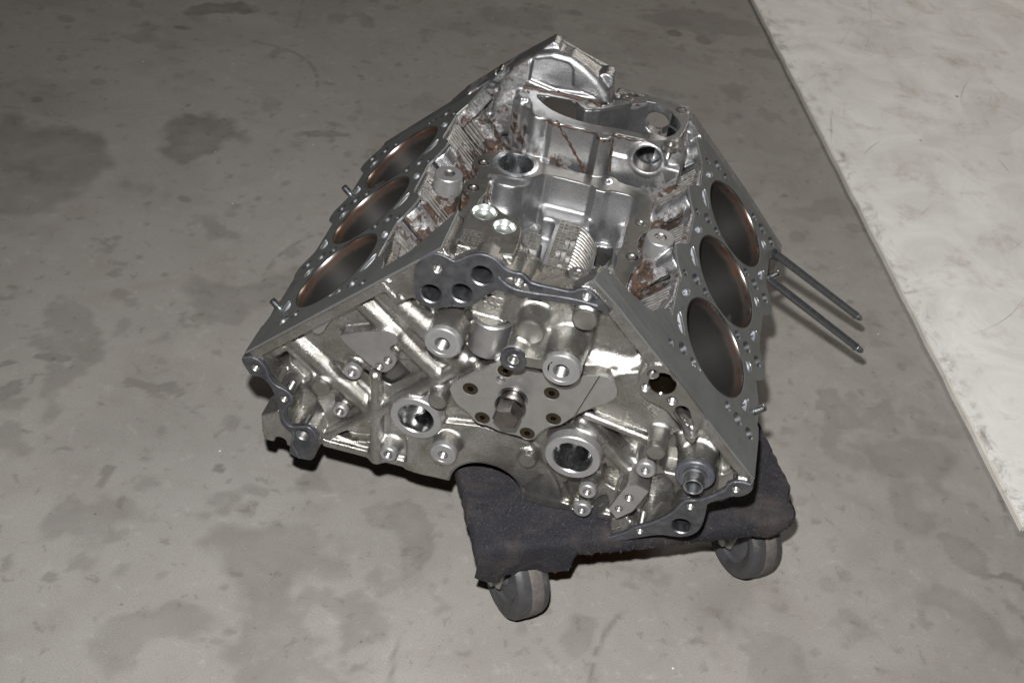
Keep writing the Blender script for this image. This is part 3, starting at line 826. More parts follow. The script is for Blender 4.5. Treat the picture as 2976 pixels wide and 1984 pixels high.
cool = [(-77.7, 217.5), (-74.1, 236.6), (-61.4, 246.7), (-48.8, 245.2), (-32.9, 254.9), (-21.9, 251.1), (-18.3, 243.4), (-23.0, 229.8), (-32.2, 214.5), (-38.4, 203.3), (-46.5, 201.9), (-60.7, 195.1), (-76.0, 202.0)]
ext(cool, 'y', -62, -30, 4, 2)
ext([(-80, 180), (-80, 232), (-62, 248), (0, 248), (4, 236), (50, 236), (62, 246), (84, 226), (96, 214), (96, 180)], 'y', -44, -28, 4, 2)
ext([(-2, -52), (60, -52), (62, -26), (0, -24)], 'z', 176, 233, 4, 2)
(b3,) = [(39.5, -31.6)]
cyl((b3[0], b3[1], 190), (b3[0], b3[1], 237), 7.6, 7.0, 3)
(pb,) = [(1.9, -38.4)]
cyl((pb[0] - 4, pb[1] - 22, 232), (pb[0], pb[1], 244), 13, 12, 4, 1)
cyl((pb[0], pb[1] - 6, 190), (pb[0], pb[1] - 4, 236), 12, 11, 4, 1)
# wall steps at the right of the front top
ext([(-51, 166), (-51, 173), (-49, 176), (-38, 189.5), (-36.5, 189.5), (-25, 203.5), (-22, 204), (-22, 150), (-36, 156)], 'x', 52, 112, 3, 1.5)

# -------- front (timing) wall
ext([(-223.5, 69.0), (-185.7, 112.3), (-117.8, 168.6), (-110.2, 7.1), (-154.9, -21.5), (-192.1, -10.2), (-198.2, 35.5), (-206.7, 49.0)], 'y', -34, -10, 6, 3)
ext([(213.3, 68.0), (202.0, 103.3), (129.6, 154.7), (70.3, 119.2), (95.0, -24.3), (126.6, -22.9), (160.4, 12.6), (169.1, 32.0), (196.5, 58.2)], 'y', -34, -10, 6, 3)
def fcap(z, a, b, y, r, k=5):
    """rib or gallery tube on the front wall; a, b in mm"""
    capsule(P3(a, y), P3(b, y), r, r, k)
g = [(-181.4, 119.3), (-106.7, 56.6), (-105.6, 192.8), (-37.5, 139.8), (-125.7, 176.4), (-53.6, 118.1), (-26.8, 143.4), (-103.2, 57.8), (-144.3, 17.3), (-104.7, 99.3), (-99.1, 0.9), (-100.0, 86.9), (-66.2, 133.3)]
fcap(0, g[0], g[1], -45, 8.6, 3); fcap(0, g[2], g[3], -46, 10.2, 3); fcap(0, g[4], g[5], -46, 8.0, 3)
fcap(0, g[6], g[7], -50, 5.4, 3); fcap(0, g[7], g[8], -50, 5.0, 3); fcap(0, g[9], g[10], -49, 6.0, 3)
g = [(69.9, 116.9), (124.1, 106.6), (68.2, 107.0), (118.0, 63.7), (92.4, 72.4), (114.8, 50.7), (145.4, 120.5), (152.0, 105.6), (173.1, 132.0), (188.7, 90.3), (197.8, 111.4), (202.5, 84.1)]
fcap(0, g[0], g[1], -50, 4.0, 3); fcap(0, g[2], g[3], -49, 6.0, 3); fcap(0, g[4], g[5], -47, 3.5, 3); fcap(0, g[6], g[7], -48, 4); fcap(0, g[8], g[9], -44, 5.5, 7); fcap(0, g[10], g[11], -46, 5.5, 7)
ext([(62.0, 157.2), (99.9, 177.2), (113.3, 152.8), (129.3, 148.0), (144.5, 127.7), (137.4, 120.5), (120.2, 119.0), (106.2, 123.2), (97.4, 135.3), (89.1, 144.4), (83.0, 148.2), (65.6, 136.2)], 'y', -54, -40, 4, 2.5)
# crank bore surround, skirt strip
cyl((0, -51, 0), (0, -40, 0), 66, 66, 4, 1.5)
ext([(-148, 0), (148, 0), (148, 9), (-148, 9)], 'y', -51, -30, 3, 1.2)
ext([(-74.4, 45.9), (-52.3, 66.9), (-11.0, 75.1), (28.5, 73.2), (44.9, 39.3), (31.4, 16.8), (-71.0, -4.4)], 'y', -51.5, -40, 4, 1.5)

FB = []            # machined boss faces: centre(x,z), y face, r, hole r, kind
def fboss(p, y, r, rh, back, k=4, tap=1.5, kind='thread'):
    cyl(P3(p, y + 1.0), P3(p, back), r - 0.5, r + tap, k, 0.6)
    FB.append((p, y, r, rh, kind))
b4 = [(-46.6, 179.4)];           fboss(b4[0], -80, 14.3, 5.0, -25, 5, 2)
b4 = [(-122.7, 102.8)];            fboss(b4[0], -57, 7.3, 2.5, -30)
b4 = [(-147.9, 79.1)];            fboss(b4[0], -60, 8.2, 0, -25, 5, 3, 'blank')
b4 = [(-86.0, 23.7)];          fboss(b4[0], -62, 7.6, 2.9, -30, 5, 3)
b4 = [(-37.4, 49.9)];          fboss(b4[0], -70, 11.4, 3.2, -30, 4, 2)
b4 = [(-48.4, 103.6)];           fboss(b4[0], -66, 7.8, 0, -30, 4, 2, 'blank')
b4 = [(-130.8, 58.0)];           fboss(b4[0], -60, 6.5, 2.6, -30, 5, 2)
b5 = [(45.3, 189.5)];           fboss(b5[0], -88, 14.6, 5.2, -25, 5, 1.5)
b5 = [(9.2, 188.4)];            fboss(b5[0], -88, 9.8, 2.6, -25, 5, 1.5, 'ring')
b5 = [(16.0, 206.3)];            fboss(b5[0], -75, 10.8, 0, -20, 6, 3, 'blank')
b5 = [(53.1, 224.7)];            fboss(b5[0], -68, 9.6, 0, -20, 6, 3, 'blank')
b5 = [(30.8, 56.7)];           fboss(b5[0], -60, 7.6, 0, -30, 5, 3, 'blank')
b5 = [(85.1, 45.8)];          fboss(b5[0], -66, 7.4, 2.4, -30, 5, 2)
b5 = [(84.4, 15.4)];          fboss(b5[0], -60, 7.6, 2.4, -30, 5, 2)
b6 = [(128.5, 121.5)];            fboss(b6[0], -78, 7.8, 0, -25, 5, 2, 'blank')
b6 = [(125.4, 93.6)];            fboss(b6[0], -72, 8.0, 2.6, -25, 5, 2)
# web between the two long bosses
wb = [(9.8, 193.4), (30.2, 194.7), (39.4, 201.2), (42.8, 179.0), (31.4, 186.2), (19.2, 184.9), (11.3, 182.2)]
ext(wb, 'y', -87, -30, 3, 0.8)
# rings of the two big front openings
RINGS = [([(-65.8, 71.9)][0], -59, 22.2, 14.8), ([(67.0, 79.8)][0], -65, 23.0, 15.8)]
for p, y, r, ri in RINGS:
    cyl(P3(p, y + 1), P3(p, -30), r - 0.5, r + 2.5, 4, 0.8)
# column behind the right-hand sleeve
SL = [(163.5, 100.2)][0]
cyl(P3(SL, -69), P3(SL, -15), 15.5, 18, 6, 1.5)
# flange strips
l_fl = [(-214.1, 96.8), (-213.7, 91.6), (-209.7, 84.5), (-205.7, 78.9), (-198.0, 80.7), (-192.1, 76.5), (-186.8, 68.0), (-186.1, 58.7), (-183.4, 51.6), (-182.2, 43.8), (-181.1, 32.7), (-176.2, 26.1), (-168.9, 21.1), (-173.8, -1.2), (-170.0, -5.1), (-161.3, -6.2), (-150.8, -4.4), (-149.1, 10.4), (-146.0, 26.9), (-148.9, 35.9), (-156.8, 38.8), (-165.3, 35.0), (-172.3, 34.1), (-175.3, 43.0), (-174.7, 53.0), (-169.3, 58.1), (-168.6, 66.3), (-173.1, 73.8), (-180.2, 76.9), (-188.5, 84.7), (-191.9, 94.3), (-196.5, 100.7), (-206.4, 101.7)]
ext(l_fl, 'y', -64, -22, 2.5, 0.4)
ext([(-201.3, 28.9), (-184.6, 40.5), (-182.2, 26.4), (-169.9, 15.6), (-172.3, -6.8), (-184.9, -8.8), (-196.8, -7.9), (-200.4, 8.1)], 'y', -59, -34, 3, 1.5)
r_fl = [(210.1, 99.2), (209.5, 92.1), (203.8, 84.7), (196.6, 82.7), (190.4, 76.5), (179.9, 67.1), (181.7, 61.0), (182.7, 39.4), (179.4, 28.9), (171.7, 21.4), (163.0, 18.8), (151.8, 17.2), (136.5, 6.6), (120.9, -4.3), (109.2, -6.7), (113.0, -0.2), (125.1, 11.0), (128.4, 17.7), (136.4, 24.4), (146.1, 33.5), (155.6, 47.7), (160.2, 63.1), (164.8, 67.4), (174.2, 70.2), (189.5, 89.3), (189.7, 97.5), (197.2, 102.0), (203.5, 102.8)]
ext(r_fl, 'y', -64, -22, 2.5, 0.4)
ext([(110.4, -9.9), (110.0, 11.7), (122.5, 20.2), (127.7, 11.6)], 'y', -58, -30, 3, 1.5)
# raised machined pads
pad_d = [(-135.6, 137.2), (-131.8, 142.0), (-105.4, 153.7), (-93.3, 155.9), (-87.5, 152.8), (-86.8, 146.6), (-93.5, 140.3), (-92.1, 136.1), (-86.8, 132.7), (-86.9, 124.5), (-91.0, 116.4), (-96.4, 111.1), (-102.8, 112.9), (-119.8, 124.0)]
pad_e = [(-159.7, 154.6), (-150.3, 163.2), (-133.0, 179.0), (-127.9, 176.4), (-125.9, 170.9), (-130.3, 163.9), (-139.0, 159.0), (-144.4, 148.1), (-149.8, 135.1), (-158.3, 134.9)]
pad_r = [(118.1, 197.1), (111.2, 195.5), (104.4, 188.3), (101.8, 178.3), (103.9, 167.6), (109.9, 161.0), (120.1, 157.9), (128.0, 155.6), (134.6, 149.1), (142.4, 142.8), (151.1, 127.8), (156.4, 128.2), (155.4, 141.5), (155.2, 156.3), (160.7, 155.3), (146.9, 169.5), (133.1, 184.7)]
for pd, y in ((pad_d, -56), (pad_e, -56)): ext(pd, 'y', y + 1, -30, 4, 0.6)
ext(pad_r, 'y', -63, -30, 4, 0.6)
blk = [(105.5, 40.2), (114.6, 71.6), (122.7, 75.5), (132.7, 71.6), (124.5, 43.4), (113.6, 30.1)]
ext(blk, 'y', -71, -25, 3, 0.8)
# pump plate seat
pump = [(-40.5, 124.7), (-28.7, 137.7), (-4.1, 161.9), (6.7, 161.2), (18.1, 164.5), (29.7, 165.4), (35.6, 158.0), (42.2, 153.6), (50.6, 154.7), (56.0, 160.6), (59.3, 170.1), (73.7, 175.2), (81.1, 174.6), (85.6, 170.0), (88.9, 164.4), (89.4, 155.4), (76.2, 142.4), (67.9, 134.4), (61.5, 127.3), (55.3, 117.6), (51.7, 112.9), (42.5, 107.7), (36.5, 98.9), (34.6, 92.6), (31.2, 88.6), (26.3, 87.3), (22.3, 90.1), (6.9, 89.0), (-4.9, 92.4), (-12.7, 91.4), (-17.7, 95.9), (-23.0, 103.1), (-31.2, 106.0), (-36.4, 113.3)]
seat = [(x * 0.93 + 0.07 * np.mean([p[0] for p in pump]), z * 0.93 + 0.07 * np.mean([p[1] for p in pump])) for x, z in pump]
ext(seat, 'y', -61.5, -30, 4, 1.0)
# saddle boss
(sd_,) = [(-16.7, 174.6)]
cyl((sd_[0], -42, sd_[1] - 19), (sd_[0], -42, sd_[1] + 12), 16.5, 16.5, 5, 1)

# nothing rises above the two deck planes
xx_ = gx[:, None]; zz_ = gz[None, :]
clip_ = np.maximum((xx_ + zz_) / Q2, (zz_ - xx_) / Q2) - (HD - 1.3)
DV = np.maximum(DV, clip_[:, None, :].astype(np.float32))

# -------- cuts
# pockets sunk into the front wall between the ribs
for pk_, yb, k_ in (([(-189.3, 96.9), (-179.9, 106.1), (-158.4, 85.6), (-161.8, 68.7), (-172.6, 55.4), (-187.1, 68.1)], -27, 4),
                    ([(-174.9, 44.8), (-164.0, 53.4), (-156.6, 44.6), (-161.3, 29.6), (-174.9, 18.1)], -28, 3),
                    ([(-134.6, 22.5), (-107.5, 48.1), (-105.4, 16.0), (-123.1, 11.3), (-138.0, 12.8)], -36, 2.5),
                    ([(-100.2, 113.0), (-78.9, 121.6), (-68.0, 113.2), (-93.1, 90.8), (-99.7, 93.2)], -42, 3),
                    ([(-142.6, 98.8), (-133.3, 98.9), (-117.4, 82.5), (-107.6, 74.8), (-108.5, 94.9), (-114.6, 99.0), (-123.3, 83.6), (-134.1, 87.8)], -43, 3),
                    ([(81.7, 107.0), (95.6, 104.2), (115.2, 95.4), (116.6, 76.5), (109.4, 78.7), (93.0, 93.7)], -32, 2.5),
                    ([(92.1, 60.7), (101.8, 64.3), (112.3, 51.5), (107.1, 35.8), (98.3, 39.3)], -34, 2.5),
                    ([(65.1, 26.6), (73.0, 43.4), (77.7, 36.6), (77.9, 21.0), (82.6, 14.0), (93.8, 18.3), (100.6, 26.3), (105.2, 13.9), (97.0, -0.1), (75.8, 4.2)], -38, 2.5),
                    ([(128.2, 57.0), (142.1, 67.3), (152.1, 57.7), (155.9, 35.0), (142.8, 13.9), (131.5, 11.3), (136.0, 41.2)], -20, 3),
                    ([(139.8, 99.2), (146.0, 101.4), (152.6, 71.3), (142.5, 70.8), (136.4, 78.4)], -28, 3),
                    ([(178.5, 113.3), (194.9, 100.3), (195.4, 80.8), (187.6, 71.2), (180.5, 91.6)], -26, 3),
                    ([(-4.3, 193.9), (0.2, 192.5), (2.6, 165.3), (-2.3, 160.9)], -28, 3),
                    ([(-39.4, 180.0), (-35.9, 178.3), (-33.1, 150.7), (-37.6, 150.7)], -26, 2)):
    ext(pk_, 'y', -80, yb, k_, 0, True)
for (a_, b_), r_ in zip([(-39.9, -12.6), (-21.5, -24.5)], (9.9, 8.9)): cyl((a_, b_, PZ - 7), (a_, b_, PZ + 10), r_ - 0.2, r_ - 0.2, 0, 0, True)
for sd in 'LR':
    for k in range(3):
        y = 90 * k + (20.2 if sd == 'R' else 0)
        cyl(dk(sd, 0, y, HD + 20), dk(sd, 0, y, 78), 44.6, 44.6, 0, 0, True)
cyl((0, -80, 0), (0, 300, 0), 33.2, 33.2, 0.8, 0, True)
for p, y, r, ri in RINGS: cyl(P3(p, -90), P3(p, 10), ri + 1.2, ri + 1.2, 0, 0, True)
ext([(-66, 120), (-66, 214), (-52, 232), (-4, 232), (4, 214), (4, 120)], 'y', 245, 295, 1.5, 2, True)
for (p, r, y0, y1) in HOLES_Y: cyl(P3(p, y0), P3(p, y1), r, r, 0.6, 0, True)
for p, y, r, rh, kind in FB:
    if rh: cyl(P3(p, y - 8), P3(p, y + 24), rh + 1.5, rh + 1.5, 0, 0, True)
S4 = [(-37.4, 177.4), (-35.7, 186.9)]
capsule(P3(S4[0], -50), P3(S4[1], -50), 4.3, 4.3, 0.5, True); capsule(P3(S4[0], -30), P3(S4[1], -30), 4.3, 4.3, 0.5, True)
S6 = [(139.8, 156.8), (152.1, 137.3)]
for yy in (-66, -56, -46): capsule(P3(S6[0], yy), P3(S6[1], yy), 6.6, 4.5, 0.5, True)

# sealing-face holes
TF_H = [([(-26.4, 240.1)][0], 8.0, 'port'), ([(-62.3, 211.9)][0], 7.8, 'port'), ([(-39.5, 219.5)][0], 7.9, 'port'), ([(-59.4, 236.4)][0], 3.0, 'hole'), ([(0.6, 243.1)][0], 2.9, 'hole'), ([(50.9, 244.8)][0], 3.0, 'hole')]
LF_H = [([(-201.9, 89.4)][0], 2.7, 'hole'), ([(-177.3, 62.2)][0], 2.7, 'hole'), ([(-160.9, 24.5)][0], 5.2, 'hole')]
RF_H = [([(197.8, 92.0)][0], 2.7, 'hole'), ([(168.5, 59.6)][0], 2.8, 'hole'), ([(135.6, 15.2)][0], 2.6, 'hole'), ([(166.8, 33.9)][0], 8.0, 'port')]
PR_H = [([(111.1, 187.1)][0], 3.4, 'hole'), ([(108.3, 172.2)][0], 3.0, 'hole'), ([(130.3, 165.9)][0], 3.2, 'hole'), ([(119.8, 180.2)][0], 9.6, 'oilbore')]
PD_H = [([(-93.6, 126.0)][0], 2.6, 'hole'), ([(-100.1, 117.1)][0], 2.6, 'hole')]
PE_H = [([(-133.3, 170.4)][0], 2.9, 'hole')]
BK_H = [([(119.0, 58.6)][0], 2.8, 'hole'), ([(113.4, 43.0)][0], 2.3, 'hole')]
for hs, y in ((TF_H, -65), (LF_H, -65), (RF_H, -65), (PR_H, -64), (PD_H, -56), (PE_H, -56), (BK_H, -72)):
    for p, r, kd in hs:
        cyl(P3(p, y - 6), P3(p, y + (34 if kd != 'hole' else 22)), r + 1.1, r + 1.1, 0, 0, True)
# the ear's cast hole
(eh,) = [(-183.6, 1.2)]
cyl(P3(eh, -70), P3(eh, -48), 6.2, 5.6, 1.0, 0, True)

# deck holes and coolant slots, in deck coordinates (u, y)
DECK = {}
for sd in 'LR':
    off = 0.0 if sd == 'L' else 20.2
    hl, st_ = [], []
    for y in ROWS[sd]:
        hl += [(-39.5, y, 4.7), (41, y, 4.9)]
        if y > -30 or True: hl += [(58.6, y, 4.6)] if y > -20 or sd == 'R' else []
        hl += [(-24.5, y, 3.3), (26, y, 3.5)]
        hl += [(-54.5, y - 9 if y < 200 else y - 14, 2.6)]
    for k in range(3):
        b = 90 * k + off
        st_ += [[(-52.8, b - 11), (-48, b - 14), (-43, b - 22), (-39.6, b - 30), (-44, b - 31.5), (-49.5, b - 29), (-53.6, b - 22)],
                [(-53, b + 8), (-54, b + 14), (-46.5, b + 25), (-43, b + 21), (-45.7, b + 14)],
                [(40.5, b + 30.5), (46.4, b + 33), (52.5, b + 28.5), (50, b + 20), (46.5, b + 20.5), (44.2, b + 24)],
                [(41.5, b - 27), (48, b - 14), (52.5, b - 9), (54.5, b - 18), (52, b - 28)]]
    st_ += [[(-14, off - 46.5), (-13.5, off - 43.5), (-22, off - 42.5), (-24, off - 46)]]
    st_ += [[(-17, 228 + off), (-28, 225 + off), (-25, 222.5 + off), (-18.5, 225.5 + off)]]
    DECK[sd] = (hl, st_)
    for u, y, r in hl: cyl(dk(sd, u, y, HD + 5), dk(sd, u, y, HD - (34 if y > -20 else 7.5)), r + 1.2, r + 1.2, 0, 0, True)
    for s_ in st_: ext(s_, sd, HD - 9, HD + 6, 1.0, 0, True)

# clean cut at the pan rail
DV[:, :, gz < 0.0] = np.maximum(DV[:, :, gz < 0.0], 1.0)
DV[0], DV[-1], DV[:, 0], DV[:, -1], DV[:, :, -1] = 5, 5, 5, 5, 5

# -------- polygonise (surface nets)
def surface_nets(D):
    S = D < 0
    cnt = np.zeros(tuple(n - 1 for n in D.shape), np.uint8)
    for a in (0, 1):
        for b in (0, 1):
            for c in (0, 1):
                cnt += S[a:S.shape[0] - 1 + a, b:S.shape[1] - 1 + b, c:S.shape[2] - 1 + c]
    act = (cnt > 0) & (cnt < 8)
    I = np.argwhere(act)
    ids = np.full(act.shape, -1, np.int32); ids[act] = np.arange(len(I))
    acc = np.zeros((len(I), 3), np.float32); num = np.zeros(len(I), np.float32)
    i, j, k = I.T
    cor = {}
    for a in (0, 1):
        for b in (0, 1):
            for c in (0, 1): cor[a, b, c] = D[i + a, j + b, k + c]
    for p in cor:
        for ax in range(3):
            if p[ax]: continue
            q = list(p); q[ax] = 1; q = tuple(q)
            d0, d1 = cor[p], cor[q]
            mk = (d0 < 0) != (d1 < 0)
            t = np.where(mk, d0 / np.where(mk, d0 - d1, 1), 0)
            for e in range(3): acc[:, e] += mk * (p[e] + (t if e == ax else 0))
            num += mk
    V = (I + acc / num[:, None]) * VS
    F = []
    for ax in range(3):
        o = [slice(None)] * 3; o2 = [slice(None)] * 3
        o[ax] = slice(0, -1); o2[ax] = slice(1, None)
        A, B = S[tuple(o)], S[tuple(o2)]
        E_ = np.argwhere(A != B)
        b, c = (ax + 1) % 3, (ax + 2) % 3
        ok = (E_[:, b] > 0) & (E_[:, c] > 0) & (E_[:, b] < D.shape[b] - 1) & (E_[:, c] < D.shape[c] - 1)
        E_ = E_[ok]
        ins = A[tuple(E_.T)]
        def cell(db, dc):
            q = E_.copy(); q[:, b] -= db; q[:, c] -= dc
            return ids[tuple(q.T)]
        quad = np.stack([cell(1, 1), cell(0, 1), cell(0, 0), cell(1, 0)], 1)
        quad[~ins] = quad[~ins][:, ::-1]
        F.append(quad)
    return V, np.concatenate(F), I

SV, SF, SI = surface_nets(DV)
SV = SV + np.array([gx[0], gy[0], gz[0]], np.float32)
# normals from the field itself, so the pieces shade without seams
def gradn(Vv):
    t = (Vv - np.array([gx[0], gy[0], gz[0]], np.float32)) / VS
    def smp(q):
        q = np.clip(q, 0, np.array(DV.shape) - 1.001)
        i = q.astype(int); f = (q - i).astype(np.float32)
        i0, j0, k0 = i.T; a, b, c = f.T
        g_ = lambda x, y, z: DV[i0 + x, j0 + y, k0 + z]
        return ((g_(0,0,0)*(1-a)+g_(1,0,0)*a)*(1-b)+(g_(0,1,0)*(1-a)+g_(1,1,0)*a)*b)*(1-c)+((g_(0,0,1)*(1-a)+g_(1,0,1)*a)*(1-b)+(g_(0,1,1)*(1-a)+g_(1,1,1)*a)*b)*c
    n = np.stack([smp(t + e) - smp(t - e) for e in np.eye(3) * 0.7], 1)
    return n / (np.linalg.norm(n, axis=1, keepdims=True) + 1e-9)
SN = gradn(SV)
del DV
# grime: where dirt and corrosion sit on the casting
def vn3(p, seed, cell):
    r = np.random.default_rng(seed).random((32, 32, 32)).astype(np.float32)
    u = p / cell; i = np.floor(u).astype(int); f = u - i; f = f * f * (3 - 2 * f)
    o = 0
    for a in (0, 1):
        for b in (0, 1):
            for c in (0, 1):
                w = (f[:, 0] if a else 1 - f[:, 0]) * (f[:, 1] if b else 1 - f[:, 1]) * (f[:, 2] if c else 1 - f[:, 2])
                o = o + w * r[(i[:, 0] + a) % 32, (i[:, 1] + b) % 32, (i[:, 2] + c) % 32]
    return o
X_, Y_, Z_ = SV.T
nz1 = vn3(SV, 1, 22.0); nz2 = vn3(SV, 2, 8.0); nz3 = vn3(SV, 3, 4.0)
nn = 0.5 * nz1 + 0.3 * nz2 + 0.2 * nz3
def blob(cx, cy, cz, r, s): 
    d = np.sqrt((X_ - cx) ** 2 + (Y_ - cy) ** 2 + (Z_ - cz) ** 2) / r
    return s * np.clip(1.35 - d, 0, 1)
dirt = np.zeros(len(SV), np.float32)
wl_ = 0.75 + 0.6 * (nz1 - .5)
ditchL = np.clip((-X_ - 68) / 6, 0, 1) * np.clip((120 + X_) / 14, 0, 1) * np.clip((Y_ - 20) / 25, 0, 1) * np.clip((240 - Y_) / 12, 0, 1) * np.clip((196 - Z_) / 26, 0, 1) * wl_ * 2.1
ditchR = np.clip((X_ - 70) / 6, 0, 1) * np.clip((122 - X_) / 14, 0, 1) * np.clip((Y_ + 30) / 15, 0, 1) * np.clip((188 - Y_) / 30, 0, 1) * np.clip((196 - Z_) / 28, 0, 1) * wl_ * 1.7
dirt = np.maximum(dirt, 1.25 * ditchL); dirt = np.maximum(dirt, 1.15 * ditchR)
for b_ in ((-60, 200, 170, 34, 1.0), (-85, 215, 165, 30, .9), (-14, 190, 176, 16, .8), (92, 0, 165, 34, 1.1), (110, 20, 175, 25, .7), (96, 190, 190, 26, .6), (-110, 215, 185, 20, .7), (80, 180, 168, 20, .5), (-20, 262, 226, 14, .9), (10, 262, 224, 14, .9), (40, 262, 228, 12, .8), (-50, 258, 226, 12, .8)):
    dirt = np.maximum(dirt, blob(*b_))
dirt = np.clip(dirt * (0.35 + 1.3 * np.clip((nn - 0.30) / 0.3, 0, 1)), 0, 1)
inner = (Y_ > 0) & (Z_ > 120) & (np.abs(X_) > 60) & (np.abs(X_) < 118)
dirt = np.maximum(dirt, np.where(inner, 0.55 * np.clip((nn - 0.52) / 0.12, 0, 1), 0))
frontm = Y_ < -18
od = 0.0
for b_ in ((-172, -50, 60, 9, .9), (-176, -44, 40, 10, 1), (-70, -50, 88, 8, .6), (150, -50, 48, 10, .9), (165, -46, 52, 10, .9), (125, -50, 40, 9, .7), (150, -40, 20, 12, .7), (-40, -60, 70, 8, .6), (120, -44, 28, 10, .6)):
    od = np.maximum(od, blob(*b_))
dirt = np.where(frontm, np.clip(od * (0.3 + 1.4 * np.clip((nn - 0.38) / 0.25, 0, 1)), 0, 1), dirt)
wash = 0.22 * np.clip((nn - 0.5) / 0.15, 0, 1)
dirt = np.maximum(dirt, np.where(frontm, wash * np.clip((70 - Z_) / 40, 0, 1), 0)).astype(np.float32)

fc = SV[SF].mean(1)
fxx, fyy, fzz = fc.T
un = (np.abs(fxx) - fzz) / Q2; nn_ = (np.abs(fxx) + fzz) / Q2
lab = np.zeros(len(SF), int)                                   # 0 valley
bank = (nn_ > 150) & (un > -66) & (fyy > -40) & (fyy < 252)
lab[bank & (fxx < 0)] = 1; lab[bank & (fxx > 0)] = 2
lab[(fyy < -24) & ~((fzz > 196) & (fyy > -30))] = 3
lab[(fyy < -8) & (fzz > 196)] = 4
lab[(fyy > 236) & ~bank & ((fzz > 232) | (fyy > 262) | (fxx < -52))] = 5
lab[(fyy > 186) & (lab == 0) & (fzz > 150)] = 6
lab[(lab == 0) & (fzz < 120)] = 7
names = ['valley', 'cylinder_bank', 'cylinder_bank', 'timing_wall', 'head_wall', 'rear_flange', 'coolant_housing', 'crankcase']
mats = ['cast_valley', 'cast_valley', 'cast_valley', 'cast', 'cast', 'cast_valley', 'cast_valley', 'cast']
for L_ in range(8):
    f = SF[lab == L_]
    if not len(f): continue
    uq, inv = np.unique(f, return_inverse=True)
    me = mesh_np(names[L_], SV[uq] * MM, inv.reshape(f.shape))
    a = me.attributes.new('dirt', 'FLOAT', 'POINT'); a.data.foreach_set('value', dirt[uq])
    smooth(me)
    me.normals_split_custom_set_from_vertices(np.ascontiguousarray(SN[uq]).tolist())
    part(names[L_], me, M[mats[L_]], engine)

# ------------------------------------------------------------------ crisp machined parts
def hole_cup(name, c, axis, r, depth, parent, mat='thread', thread=True, seg=20):
    """inside of a drilled hole, opening at c, going along -axis"""
    pr = [(r + 1.0, 0.02), (r + 0.1, -0.9)]
    if thread:
        h = -1.2
        while h > -depth:
            pr += [(r, h), (r * 0.86, h - 0.55)]; h -= 1.1
    pr += [(r * 0.9, -depth), (0.01, -depth)]
    return lathe(name, pr, c, axis, M[mat], parent, seg, deg=25)

# deck faces
def lobes(sd):
    rows = ROWS[sd]
    inn, out = [], []
    for y in rows[1:3] if sd == 'L' else rows[1:3]:
        inn += [(-57.5, y - 18), (-62, y - 13), (-67, y - 5), (-71, y + 3), (-72, y + 9), (-68, y + 16), (-58.5, y + 27), (-57.5, y + 31)]
        out += [(59, y - 24), (66, y - 17), (70, y - 12), (72.2, y - 5), (71, y + 5), (66, y + 11), (60, y + 19), (59, y + 24)]
    return inn, out
inL, ouL = lobes('L'); inR, ouR = lobes('R')
deckL = [(76, -64.5), (75, -40), (70, -20), (73, -4), (68, 2), (60, 4), (59, 14)] + ouL + [(59, 200), (66, 209), (71, 217), (70, 226), (62, 236), (52, 242.5), (-42, 242.5), (-84, 238), (-71, 214), (-60, 206)] + inL[::-1] + [(-57, 20), (-56, -18), (-66, -28), (-70, -36), (-72, -46), (-100, -42), (-139.5, -16), (-140, -64.5)]
deckR = [(73, -63), (72.5, -18), (71, -6), (62.5, 0), (60, 20)] + ouR + [(59, 225), (66, 232), (72, 240), (72, 252), (66, 259.5), (-62, 259.5), (-76, 242), (-62.5, 221), (-59, 205)] + inR[::-1] + [(-59.5, 30), (-59.5, -6), (-71, -9), (-74, -14), (-80, -23), (-82, -27), (-113, -37), (-142, -44), (-147, -65), (-119, -62)]
